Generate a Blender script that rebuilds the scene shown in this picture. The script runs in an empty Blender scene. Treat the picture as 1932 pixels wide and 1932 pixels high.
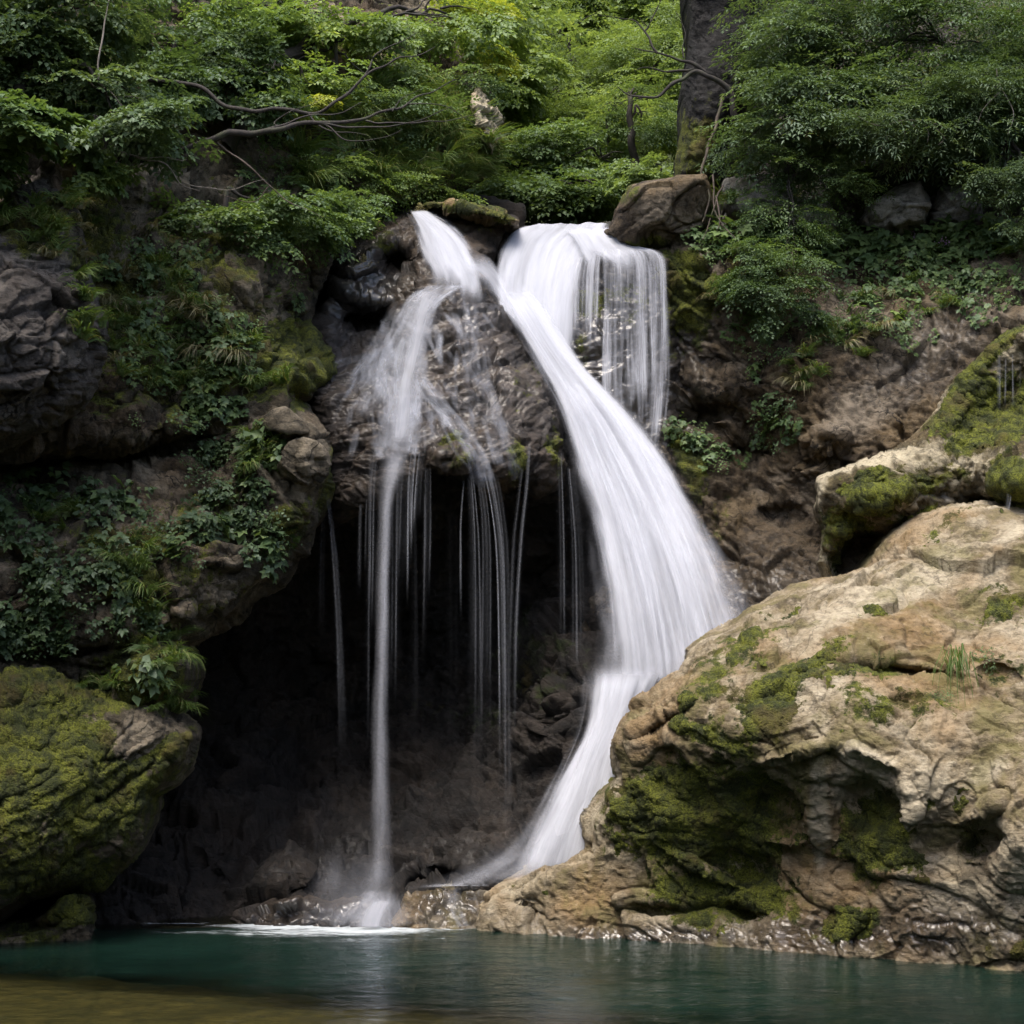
import bpy, math, random
import numpy as np
from mathutils import Vector

# ------------------------------------------------------------------ camera, light, exposure
SC = bpy.context.scene
COL = SC.collection
F = 1928.0          # focal length in pixels of a 1024 px wide picture
H = 4.0             # eye height above the pool, metres
V0 = 668.0          # row of the horizon
K = 1024.0 / 1932.0  # layout sheet is measured on a 1932 px wide view

cam_d = bpy.data.cameras.new("camera")
cam = bpy.data.objects.new("camera", cam_d)
COL.objects.link(cam)
cam.location = (0, 0, H)
cam.rotation_euler = (math.radians(90), 0, 0)
cam_d.sensor_width = 36
cam_d.lens = F / 1024 * 36
cam_d.shift_y = (V0 - 512) / 1024
cam_d.clip_end = 500
SC.camera = cam

SUN_EL, SUN_AZ = math.radians(69), math.radians(205)   # azimuth clockwise from +Y
world = bpy.data.worlds.new("World")
SC.world = world
world.use_nodes = True
wn = world.node_tree
sky = wn.nodes.new("ShaderNodeTexSky")
sky.sky_type = 'NISHITA'
sky.sun_disc = False
sky.sun_elevation = SUN_EL
sky.sun_rotation = SUN_AZ
sky.air_density = 1.0
sky.dust_density = 5.0
sky.ozone_density = 1.0
bg = wn.nodes["Background"]
bg.inputs[1].default_value = 0.15
wn.links.new(sky.outputs[0], bg.inputs[0])

sun_d = bpy.data.lights.new("sun", 'SUN')
sun_d.energy = 1.5
sun_d.angle = math.radians(28)
sun_d.color = (1.0, 0.95, 0.86)
sun = bpy.data.objects.new("sun", sun_d)
COL.objects.link(sun)
d = Vector((math.sin(SUN_AZ) * math.cos(SUN_EL), math.cos(SUN_AZ) * math.cos(SUN_EL), math.sin(SUN_EL)))
sun.rotation_euler = d.to_track_quat('Z', 'Y').to_euler()
sun.location = (0, 0, 60)

SC.view_settings.view_transform = 'Standard'
SC.view_settings.look = 'None'
SC.view_settings.gamma = 1
SC.view_settings.exposure = 1.2
SC.render.engine = 'CYCLES'
SC.cycles.use_denoising = True
SC.cycles.use_adaptive_sampling = True
SC.cycles.adaptive_threshold = 0.02
SC.cycles.max_bounces = 6
SC.cycles.diffuse_bounces = 3
SC.cycles.glossy_bounces = 3
SC.cycles.transmission_bounces = 4
SC.cycles.volume_bounces = 0
SC.cycles.transparent_max_bounces = 40
SC.cycles.sample_clamp_indirect = 4.0
SC.cycles.caustics_reflective = False
SC.cycles.caustics_refractive = False

# ------------------------------------------------------------------ small maths
def P(x, y, D):
    """layout point (1932 px sheet) at distance D -> metres"""
    x = np.asarray(x, float); y = np.asarray(y, float); D = np.asarray(D, float)
    return np.stack([(x * K - 512) / F * D, D + 0 * x, H + (V0 - y * K) / F * D], -1)

def unP(p):
    D = np.maximum(p[..., 1], 1)
    return (p[..., 0] / D * F + 512) / K, (V0 - (p[..., 2] - H) / D * F) / K, p[..., 1]

def lerp(a, b, t): return a + (b - a) * t
def sstep(a, b, x):
    t = np.clip((x - a) / (b - a), 0, 1)
    return t * t * (3 - 2 * t)

_rg = np.random.default_rng(5)
_G = _rg.normal(size=(4096, 3)); _G /= np.linalg.norm(_G, axis=1)[:, None]
def _hash(i, j, k):
    h = (i.astype(np.int64) * 73856093) ^ (j.astype(np.int64) * 19349663) ^ (k.astype(np.int64) * 83492791)
    h = (h ^ (h >> 13)) * 1274126177
    return (h ^ (h >> 16)) & 0x7fffffff

def gnoise(p):
    i = np.floor(p).astype(np.int64); f = p - i
    w = f * f * f * (f * (f * 6 - 15) + 10)
    r = np.zeros(len(p))
    for a in (0, 1):
        for b in (0, 1):
            for c in (0, 1):
                g = _G[_hash(i[:, 0] + a, i[:, 1] + b, i[:, 2] + c) & 4095]
                dd = (g * (f - np.array([a, b, c]))).sum(1)
                r += dd * (w[:, 0] if a else 1 - w[:, 0]) * (w[:, 1] if b else 1 - w[:, 1]) * (w[:, 2] if c else 1 - w[:, 2])
    return r * 1.5

def fbm(p, o=4, g=0.5, ridged=False):
    r = 0; a = 1.0; t = 0
    for q in range(o):
        n = gnoise(p * (2.03 ** q) + 17.3 * q)
        r = r + a * ((0.5 - np.abs(n)) * 2 if ridged else n)
        t += a; a *= g
    return r / t

def worley(p):
    i = np.floor(p).astype(np.int64); f = p - i
    f1 = np.full(len(p), 9.0); f2 = np.full(len(p), 9.0); idc = np.zeros(len(p)); dv = np.zeros((len(p), 3))
    for a in (-1, 0, 1):
        for b in (-1, 0, 1):
            for c in (-1, 0, 1):
                h = _hash(i[:, 0] + a, i[:, 1] + b, i[:, 2] + c)
                o = np.stack([(h & 1023), (h >> 10) & 1023, (h >> 20) & 1023], -1) / 1023.0
                w = np.array([a, b, c]) + o - f; dd = np.linalg.norm(w, axis=1)
                m = dd < f1
                f2 = np.where(m, f1, np.minimum(f2, dd))
                idc = np.where(m, (h % 1000) / 1000.0, idc)
                dv[m] = w[m]
                f1 = np.where(m, dd, f1)
    return f1, f2, idc, dv

def tps(ctrl, x, y):
    c = np.array(ctrl, float); s = 500.0
    X = c[:, :2] / s; n = len(c)
    def U(r): return np.where(r > 1e-9, r * r * np.log(np.maximum(r, 1e-9)), 0)
    A = np.zeros((n + 3, n + 3))
    A[:n, :n] = U(np.linalg.norm(X[:, None] - X[None], axis=2)) + np.eye(n) * 2e-3
    A[:n, n] = 1; A[:n, n + 1:] = X; A[n, :n] = 1; A[n + 1:, :n] = X.T
    w = np.linalg.lstsq(A, np.concatenate([c[:, 2], [0, 0, 0]]), rcond=None)[0]
    q = np.stack([x, y], -1) / s
    r = np.zeros(len(q))
    for k in range(n):
        r += w[k] * U(np.linalg.norm(q - X[k], axis=1))
    r += w[n] + q @ w[n + 1:]
    return np.clip(r, c[:, 2].min() - 0.4, c[:, 2].max() + 0.4)

def poly_dist(poly, x, y):
    """distance to polygon edge, nearest point, inside flag"""
    pl = np.array(poly, float); n = len(pl)
    best = np.full(len(x), 1e9); nx = x.copy(); ny = y.copy(); ins = np.zeros(len(x), bool)
    for k in range(n):
        a = pl[k]; b = pl[(k + 1) % n]; e = b - a
        t = np.clip(((x - a[0]) * e[0] + (y - a[1]) * e[1]) / max(e @ e, 1e-9), 0, 1)
        px = a[0] + t * e[0]; py = a[1] + t * e[1]
        dd = np.hypot(x - px, y - py); m = dd < best
        best = np.where(m, dd, best); nx = np.where(m, px, nx); ny = np.where(m, py, ny)
        if a[1] != b[1]:
            c = ((a[1] > y) != (b[1] > y)) & (x < (b[0] - a[0]) * (y - a[1]) / (b[1] - a[1]) + a[0])
            ins ^= c
    return best, nx, ny, ins

def catmull(pts, n):
    p = np.array(pts, float)
    if len(p) == 2:
        return p[0] + (p[1] - p[0]) * np.linspace(0, 1, n)[:, None]
    q = np.vstack([2 * p[0] - p[1], p, 2 * p[-1] - p[-2]])
    seg = np.linalg.norm(np.diff(p, axis=0), axis=1); cs = np.concatenate([[0], np.cumsum(seg)])
    t = np.linspace(0, cs[-1], n); k = np.clip(np.searchsorted(cs, t, side='right') - 1, 0, len(p) - 2)
    u = ((t - cs[k]) / np.maximum(seg[k], 1e-9))[:, None]
    a, b, c, d_ = q[k], q[k + 1], q[k + 2], q[k + 3]
    return 0.5 * (2 * b + (c - a) * u + (2 * a - 5 * b + 4 * c - d_) * u ** 2 + (3 * b - 3 * c + d_ - a) * u ** 3)

# ------------------------------------------------------------------ object helpers
def mesh_from(name, V, Fc, smooth=True, attrs=None, uv=None):
    me = bpy.data.meshes.new(name)
    V = np.ascontiguousarray(V, np.float32); Fc = np.ascontiguousarray(Fc, np.int32)
    k = Fc.shape[1]
    me.vertices.add(len(V)); me.vertices.foreach_set("co", V.ravel())
    me.loops.add(Fc.size); me.loops.foreach_set("vertex_index", Fc.ravel())
    me.polygons.add(len(Fc)); me.polygons.foreach_set("loop_start", np.arange(len(Fc), dtype=np.int32) * k)
    me.update(calc_edges=True)
    if smooth:
        me.polygons.foreach_set("use_smooth", np.ones(len(Fc), bool))
    for an, av in (attrs or {}).items():
        at = me.attributes.new(an, 'FLOAT', 'POINT'); at.data.foreach_set("value", np.ascontiguousarray(av, np.float32))
    if uv is not None:
        at = me.attributes.new("flow", 'FLOAT_VECTOR', 'POINT')
        at.data.foreach_set("vector", np.ascontiguousarray(np.concatenate([uv, np.zeros((len(uv), 1))], 1), np.float32).ravel())
    return me

def obj(name, me, mat=None, parent=None, loc=None):
    o = bpy.data.objects.new(name, me); COL.objects.link(o)
    if mat is not None:
        me.materials.clear(); me.materials.append(mat)
    if parent is not None: o.parent = parent
    if loc is not None: o.location = loc
    return o

def tag(o, label=None, cat=None, group=None, kind=None):
    if label: o["label"] = label
    if cat: o["category"] = cat
    if group: o["group"] = group
    if kind: o["kind"] = kind
    return o

def empty(name, loc, label, cat, group=None):
    o = bpy.data.objects.new(name, None); COL.objects.link(o); o.location = loc
    o.empty_display_size = 0.2
    return tag(o, label, cat, group)

def tube(pts, radii, sides=7, n=None, wob=0.0, seed=0):
    n = n or max(6, len(pts) * 4)
    c = catmull(pts, n); r = np.interp(np.linspace(0, 1, n), np.linspace(0, 1, len(radii)), radii)
    if wob:
        c = c + wob * np.stack([gnoise(c * 2.1 + seed), gnoise(c * 2.1 + seed + 31), gnoise(c * 2.1 + seed + 77)], -1) * sstep(0, .15, np.linspace(0, 1, n))[:, None]
    tg = np.gradient(c, axis=0); tg /= np.linalg.norm(tg, axis=1)[:, None] + 1e-9
    up = np.where(np.abs(tg[:, 2:3]) > .9, np.array([[1., 0, 0]]), np.array([[0., 0, 1]]))
    a = np.cross(tg, up); a /= np.linalg.norm(a, axis=1)[:, None] + 1e-9
    b = np.cross(tg, a)
    th = np.linspace(0, 2 * np.pi, sides, endpoint=False)
    V = c[:, None] + r[:, None, None] * (np.cos(th)[None, :, None] * a[:, None] + np.sin(th)[None, :, None] * b[:, None])
    V = V.reshape(-1, 3)
    V = V + (0.12 * r.repeat(sides) * gnoise(V * 9 + seed))[:, None] * np.sign(V - c.repeat(sides, 0))
    i = np.arange(n - 1)[:, None] * sides; j = np.arange(sides)[None]; j2 = (j + 1) % sides
    Fc = np.stack([i + j, i + j2, i + sides + j2, i + sides + j], -1).reshape(-1, 4)
    return V, Fc

def merge(parts):
    Vs, Fs, o = [], [], 0
    for V, Fc in parts:
        Vs.append(V); Fs.append(Fc + o); o += len(V)
    return np.vstack(Vs), np.vstack(Fs)

# ------------------------------------------------------------------ materials
class N:
    def __init__(s, name):
        s.m = bpy.data.materials.new(name); s.m.use_nodes = True
        s.t = s.m.node_tree; s.t.nodes.clear()
        s.out = s.t.nodes.new("ShaderNodeOutputMaterial")
    def n(s, typ, **kw):
        nd = s.t.nodes.new(typ)
        for k, v in kw.items():
            if k.startswith("i_"):
                key = k[2:]; key = int(key) if key.isdigit() else key
                s.set(nd.inputs[key], v)
            else:
                setattr(nd, k, v)
        return nd
    def set(s, inp, v):
        if isinstance(v, bpy.types.NodeSocket): s.t.links.new(v, inp)
        else:
            if isinstance(v, tuple) and len(v) == 3 and len(getattr(inp, "default_value", (0, 0, 0))) == 4: v = v + (1,)
            inp.default_value = v
    def attr(s, name, out="Fac"):
        return s.n("ShaderNodeAttribute", attribute_name=name).outputs[out]
    def math(s, op, a, b=0.0, clamp=False):
        nd = s.n("ShaderNodeMath", operation=op, use_clamp=clamp); s.set(nd.inputs[0], a); s.set(nd.inputs[1], b)
        return nd.outputs[0]
    def mr(s, x, a, b, c=0.0, d_=1.0, smooth=True):
        nd = s.n("ShaderNodeMapRange", interpolation_type='SMOOTHSTEP' if smooth else 'LINEAR')
        s.set(nd.inputs[0], x)
        for k, v in zip((1, 2, 3, 4), (a, b, c, d_)): s.set(nd.inputs[k], v)
        return nd.outputs[0]
    def mix(s, f, a, b, blend='MIX'):
        nd = s.n("ShaderNodeMix", data_type='RGBA', blend_type=blend)
        s.set(nd.inputs[0], f); s.set(nd.inputs[6], a); s.set(nd.inputs[7], b)
        return nd.outputs[2]
    def noise(s, vec, scale, detail=5, rough=0.55, dist=0.0, out=0):
        nd = s.n("ShaderNodeTexNoise"); s.set(nd.inputs["Vector"], vec)
        nd.inputs["Scale"].default_value = scale; nd.inputs["Detail"].default_value = detail
        nd.inputs["Roughness"].default_value = rough; nd.inputs["Distortion"].default_value = dist
        return nd.outputs[out]
    def mapping(s, vec, scale=(1, 1, 1), rot=(0, 0, 0), loc=(0, 0, 0)):
        nd = s.n("ShaderNodeMapping"); s.set(nd.inputs[0], vec)
        nd.inputs[1].default_value = loc; nd.inputs[2].default_value = rot; nd.inputs[3].default_value = scale
        return nd.outputs[0]
    def bump(s, h, strength, dist, normal=None):
        nd = s.n("ShaderNodeBump"); s.set(nd.inputs["Height"], h)
        nd.inputs["Strength"].default_value = strength; nd.inputs["Distance"].default_value = dist
        if normal is not None: s.set(nd.inputs["Normal"], normal)
        return nd.outputs[0]
    def done(s, sh):
        s.t.links.new(sh, s.out.inputs[0]); return s.m

def rock_material(name, dark, mid, light, moss_a=(0.034, 0.044, 0.006), moss_b=(0.150, 0.165, 0.015), rust=(0.16, 0.085, 0.03),
                  rust_amt=0.35, bed=(0.35, 0.25, 0.0), moss_bias=0.0, wet_rough=0.14, crack=1.0, pit=0.75, algae=0.0, wet_dark=(0.20, 0.18, 0.17)):
    m = N(name)
    pos = m.n("ShaderNodeNewGeometry").outputs["Position"]
    wv = m.n("ShaderNodeVectorMath", operation='MULTIPLY_ADD'); m.set(wv.inputs[0], m.noise(pos, 1.4, 4, 0.6, 0, 1)); wv.inputs[1].default_value = (0.7, 0.7, 0.7); m.set(wv.inputs[2], pos)
    bedv = m.mapping(wv.outputs[0], (0.9, 0.9, 3.4), bed)
    n1 = m.noise(pos, 0.9, 5, 0.66, 0.5)
    n2 = m.noise(bedv, 2.0, 6, 0.72)
    n3 = m.noise(pos, 6, 6, 0.78)
    n4 = m.noise(pos, 0.45, 3, 0.6)
    c = m.mix(m.mr(n2, 0.36, 0.60), dark, mid)
    c = m.mix(m.mr(n1, 0.44, 0.64), c, light)
    c = m.mix(m.math('MULTIPLY', m.mr(n4, 0.48, 0.62), rust_amt), c, rust)
    tint = m.attr("tint")
    c = m.mix(m.mr(m.math('ADD', tint, m.math('MULTIPLY', m.math('SUBTRACT', n2, 0.5), 0.9)), 0.3, 0.8), c, light)
    c = m.mix(m.mr(n1, 0.50, 0.36, 0.0, algae), c, (0.17, 0.155, 0.05))
    c = m.mix(m.mr(n3, 0.32, 0.55, pit, 0.0), c, tuple(x * 0.30 for x in dark))
    c = m.mix(m.mr(n3, 0.56, 0.74, 0.0, 0.45), c, tuple(min(1, x * 1.25) for x in light))
    vor = m.n("ShaderNodeTexVoronoi", feature='DISTANCE_TO_EDGE'); m.set(vor.inputs["Vector"], m.mapping(wv.outputs[0], (1.3, 1.3, 2.4), bed)); vor.inputs["Scale"].default_value = 1.0
    vor2 = m.n("ShaderNodeTexVoronoi", feature='DISTANCE_TO_EDGE'); m.set(vor2.inputs["Vector"], m.mapping(wv.outputs[0], (4.0, 4.0, 7.5), bed)); vor2.inputs["Scale"].default_value = 1.0
    ck = m.math('MULTIPLY', m.mr(vor.outputs[0], 0.0, 0.03), m.mr(vor2.outputs[0], 0.0, 0.035, 0.55, 1.0))
    ckm = m.mr(m.noise(pos, 0.8, 3), 0.42, 0.6, 0.0, crack)
    ckf = m.math('SUBTRACT', 1.0, m.math('MULTIPLY', m.math('SUBTRACT', 1.0, ck), ckm))
    c = m.mix(m.math('SUBTRACT', 1.0, ckf), c, tuple(x * 0.25 for x in dark))
    wet = m.math('MULTIPLY', m.attr("wet"), m.mr(n1, 0.3, 0.55, 0.55, 1.0))
    c = m.mix(m.math('MULTIPLY', wet, 0.85), c, m.mix(1.0, c, wet_dark, 'MULTIPLY'))
    # moss
    mo = m.attr("moss")
    mm = m.math('ADD', mo, m.math('MULTIPLY', m.math('SUBTRACT', m.noise(pos, 2.4, 6, 0.74), 0.5), 2.1))
    mm = m.math('ADD', mm, moss_bias)
    mask = m.mr(mm, 0.38, 0.56)
    mc = m.mix(m.mr(m.noise(pos, 3.3, 5, 0.7), 0.38, 0.62), moss_a, moss_b)
    fz = m.noise(pos, 34, 2, 0.8)
    mc = m.mix(m.mr(fz, 0.34, 0.6, 0.75, 0.0), mc, tuple(x * 0.3 for x in moss_a))
    mc = m.mix(m.mr(m.noise(pos, 1.3, 4), 0.52, 0.66, 0, 0.6), mc, (0.075, 0.052, 0.014))
    col = m.mix(mask, c, mc)
    h = m.math('ADD', m.math('MULTIPLY', n3, 0.9), m.math('MULTIPLY', m.noise(m.mapping(pos, (5, 5, 13), bed), 1.6, 5, 0.75), 0.7))
    hm = m.math('ADD', m.math('MULTIPLY', fz, 0.8), m.math('MULTIPLY', n3, 0.8))
    hh = m.n("ShaderNodeMix", data_type='FLOAT'); m.set(hh.inputs[0], mask); m.set(hh.inputs[2], h); m.set(hh.inputs[3], hm)
    nb = m.bump(hh.outputs[0], 1.0, 0.085)
    b = m.n("ShaderNodeBsdfPrincipled"); m.set(b.inputs["Base Color"], col); m.set(b.inputs["Normal"], nb)
    rg = m.n("ShaderNodeMix", data_type='FLOAT'); m.set(rg.inputs[0], m.math('MULTIPLY', wet, m.math('SUBTRACT', 1.0, mask)))
    rg.inputs[2].default_value = 0.88
    m.set(rg.inputs[3], m.mr(n3, 0.35, 0.65, wet_rough, wet_rough + 0.22))
    m.set(b.inputs["Roughness"], rg.outputs[0])
    b.inputs["Specular IOR Level"].default_value = 0.4
    m.set(b.inputs["Coat Weight"], m.math('MULTIPLY', m.math('MULTIPLY', wet, wet), m.math('SUBTRACT', 1.0, mask))); b.inputs["Coat Roughness"].default_value = 0.20; b.inputs["Coat IOR"].default_value = 1.6
    m.set(b.inputs["Coat Normal"], m.bump(m.noise(m.mapping(pos, (1.0, 1.0, 2.2), bed), 7.0, 4, 0.7), 0.35, 0.03))
    return m.done(b.outputs[0])

M_TAN = rock_material("tan_limestone", (0.11, 0.083, 0.048), (0.265, 0.212, 0.128), (0.46, 0.40, 0.29), rust=(0.25, 0.15, 0.055), rust_amt=0.6, crack=0.5, pit=0.45, algae=0.6)
M_LEDGE = rock_material("mossy_ledge_stone", (0.045, 0.036, 0.018), (0.12, 0.095, 0.045), (0.50, 0.44, 0.31), moss_b=(0.16, 0.18, 0.016), rust_amt=0.3, crack=0.3)
M_PALE = rock_material("pale_grey_stone", (0.12, 0.112, 0.104), (0.26, 0.245, 0.225), (0.42, 0.40, 0.37), rust=(0.2, 0.16, 0.11), rust_amt=0.3, crack=0.5)
M_GREY = rock_material("grey_limestone", (0.044, 0.038, 0.034), (0.108, 0.094, 0.082), (0.20, 0.18, 0.158), rust=(0.075, 0.052, 0.034), rust_amt=0.3)
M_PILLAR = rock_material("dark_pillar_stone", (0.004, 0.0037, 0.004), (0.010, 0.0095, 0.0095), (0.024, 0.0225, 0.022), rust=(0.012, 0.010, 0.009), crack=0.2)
M_LEFT = rock_material("mossy_limestone", (0.030, 0.025, 0.016), (0.090, 0.072, 0.046), (0.25, 0.21, 0.15), rust=(0.09, 0.045, 0.014), rust_amt=0.35, moss_bias=0.07)
M_WET = rock_material("wet_dark_rock", (0.018, 0.015, 0.014), (0.060, 0.048, 0.041), (0.135, 0.110, 0.090), rust=(0.11, 0.068, 0.03), rust_amt=0.35, wet_rough=0.38, crack=0.5)
M_CAVE = rock_material("shaded_cave_rock", (0.005, 0.004, 0.0036), (0.014, 0.011, 0.009), (0.034, 0.026, 0.020), rust=(0.02, 0.013, 0.007), rust_amt=0.5, wet_rough=0.16, wet_dark=(0.6, 0.55, 0.52), moss_a=(0.01, 0.014, 0.003), moss_b=(0.03, 0.042, 0.006))  # darker than the wet rock outside: the cave's shade is in the colour
M_BROWN = rock_material("brown_rock", (0.032, 0.022, 0.012), (0.105, 0.076, 0.044), (0.205, 0.168, 0.122), rust=(0.125, 0.080, 0.028), rust_amt=0.6, bed=(0.1, 0.6, 0.2))
M_SCRUB = rock_material("earthy_slope", (0.02, 0.017, 0.011), (0.05, 0.044, 0.028), (0.10, 0.088, 0.066), moss_a=(0.02, 0.03, 0.006), moss_b=(0.05, 0.075, 0.012), moss_bias=0.1)

def leaf_material(name, a, b, c, trans=0.35):
    a, b, c = (tuple(1.18 * (0.86 * q + 0.14 * (0.3 * k[0] + 0.6 * k[1] + 0.1 * k[2])) for q in k) for k in (a, b, c))
    m = N(name)
    r = m.attr("rnd")
    pos = m.n("ShaderNodeNewGeometry").outputs["Position"]
    col = m.mix(m.mr(r, 0.0, 0.75, smooth=False), a, b)
    col = m.mix(m.mr(r, 0.80, 1.0), col, c)
    col = m.mix(m.mr(m.noise(pos, 0.7, 3), 0.35, 0.65, 0.45, 0.0), col, a)
    d1 = m.n("ShaderNodeBsdfDiffuse"); m.set(d1.inputs[0], col)
    t1 = m.n("ShaderNodeBsdfTranslucent"); m.set(t1.inputs[0], m.mix(1.0, col, (1.25, 1.25, 0.55), 'MULTIPLY'))
    g1 = m.n("ShaderNodeBsdfGlossy"); g1.inputs["Roughness"].default_value = 0.5; g1.inputs[0].default_value = (0.8, 0.9, 0.9, 1)
    x = m.n("ShaderNodeMixShader"); x.inputs[0].default_value = trans; m.set(x.inputs[1], d1.outputs[0]); m.set(x.inputs[2], t1.outputs[0])
    y = m.n("ShaderNodeMixShader"); y.inputs[0].default_value = 0.03; m.set(y.inputs[1], x.outputs[0]); m.set(y.inputs[2], g1.outputs[0])
    return m.done(y.outputs[0])

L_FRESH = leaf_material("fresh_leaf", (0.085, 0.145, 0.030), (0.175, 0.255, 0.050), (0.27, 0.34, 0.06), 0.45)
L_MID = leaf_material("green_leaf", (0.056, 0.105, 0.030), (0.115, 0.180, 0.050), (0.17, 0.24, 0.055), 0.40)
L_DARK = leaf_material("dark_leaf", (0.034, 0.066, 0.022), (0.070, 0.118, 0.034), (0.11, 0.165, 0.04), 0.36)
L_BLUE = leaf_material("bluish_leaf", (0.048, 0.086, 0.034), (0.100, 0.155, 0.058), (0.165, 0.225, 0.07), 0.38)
L_FAR = leaf_material("hazed_valley_leaf", (0.105, 0.165, 0.045), (0.20, 0.28, 0.075), (0.29, 0.36, 0.085), 0.45)  # lightened leaf colour standing in for the valley haze
L_YEL = leaf_material("yellow_leaf", (0.20, 0.26, 0.02), (0.32, 0.36, 0.02), (0.42, 0.40, 0.02), 0.45)
L_GRASS = leaf_material("grass_blade", (0.065, 0.12, 0.02), (0.12, 0.18, 0.03), (0.23, 0.21, 0.07), 0.40)
L_DRY = leaf_material("dry_grass_blade", (0.10, 0.095, 0.035), (0.19, 0.165, 0.07), (0.28, 0.23, 0.11), 0.3)
L_PLUME = leaf_material("cream_plume", (0.25, 0.22, 0.09), (0.38, 0.32, 0.13), (0.45, 0.40, 0.18), 0.35)
L_PINK = leaf_material("lilac_petal", (0.35, 0.18, 0.42), (0.50, 0.30, 0.58), (0.6, 0.4, 0.65), 0.35)

def bark_material(name, a, b):
    m = N(name)
    pos = m.n("ShaderNodeNewGeometry").outputs["Position"]
    n1 = m.noise(m.mapping(pos, (1, 1, .4)), 14, 6, 0.7)
    n2 = m.noise(pos, 3, 4, 0.6)
    c = m.mix(m.mr(n1, 0.3, 0.7), a, b)
    c = m.mix(m.mr(n2, 0.5, 0.68, 0, 0.5), c, (0.045, 0.06, 0.02))
    p = m.n("ShaderNodeBsdfPrincipled"); m.set(p.inputs["Base Color"], c); p.inputs["Roughness"].default_value = 0.85
    m.set(p.inputs["Normal"], m.bump(n1, 0.6, 0.02))
    return m.done(p.outputs[0])
B_DARK = bark_material("dark_bark", (0.010, 0.008, 0.007), (0.034, 0.027, 0.023))
B_PALE = bark_material("pale_dead_wood", (0.10, 0.085, 0.07), (0.27, 0.24, 0.21))
B_BROWN = bark_material("brown_bark", (0.045, 0.032, 0.024), (0.13, 0.10, 0.08))

# ------------------------------------------------------------------ rock builder
ZW = 700                                   # surface look-up: 700 x 700 cells over the sheet with margins
ZX0, ZS = -150.0, 2232.0 / 700
ZB = np.full((ZW, ZW), 99.0); ZN = np.zeros((ZW, ZW, 3)); ZP = np.zeros((ZW, ZW, 3))
ROCKS = {}

def splat(Vw, Nw):
    x, y, D = unP(Vw)
    i = np.floor((x - ZX0) / ZS).astype(int); j = np.floor((y - ZX0) / ZS).astype(int)
    zb = np.full((ZW, ZW), 99.0); zn = np.zeros((ZW, ZW, 3)); zp = np.zeros((ZW, ZW, 3))
    o = np.argsort(-D)
    for di in (0, 1):
        for dj in (0, 1):
            a = i[o] + di; b = j[o] + dj
            m = (a >= 0) & (a < ZW) & (b >= 0) & (b < ZW)
            a, b, oo = a[m], b[m], o[m]
            nb = np.full((ZW, ZW), 99.0); nn = np.zeros((ZW, ZW, 3)); np_ = np.zeros((ZW, ZW, 3))
            nb[b, a] = D[oo]; nn[b, a] = Nw[oo]; np_[b, a] = Vw[oo]
            q = nb < zb
            zb[q] = nb[q]; zn[q] = nn[q]; zp[q] = np_[q]
    return zb, zn, zp

def vnormals(V, Q):
    fn = np.cross(V[Q[:, 2]] - V[Q[:, 0]], V[Q[:, 3]] - V[Q[:, 1]])
    n = np.zeros_like(V)
    for k in range(4): np.add.at(n, Q[:, k], fn)
    return n / (np.linalg.norm(n, axis=1)[:, None] + 1e-12)

def blobs(lst, x, y):
    r = np.zeros(len(x))
    for e in lst:
        cx, cy, rx, ry, s = e[:5]; a = math.radians(e[5]) if len(e) > 5 else 0
        dx, dy = x - cx, y - cy
        ux = dx * math.cos(a) + dy * math.sin(a); uy = -dx * math.sin(a) + dy * math.cos(a)
        r = np.maximum(r, s * np.clip(1.35 - np.hypot(ux / rx, uy / ry), 0, 1) / 1.0)
    return np.clip(r, 0, 1)

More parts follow.
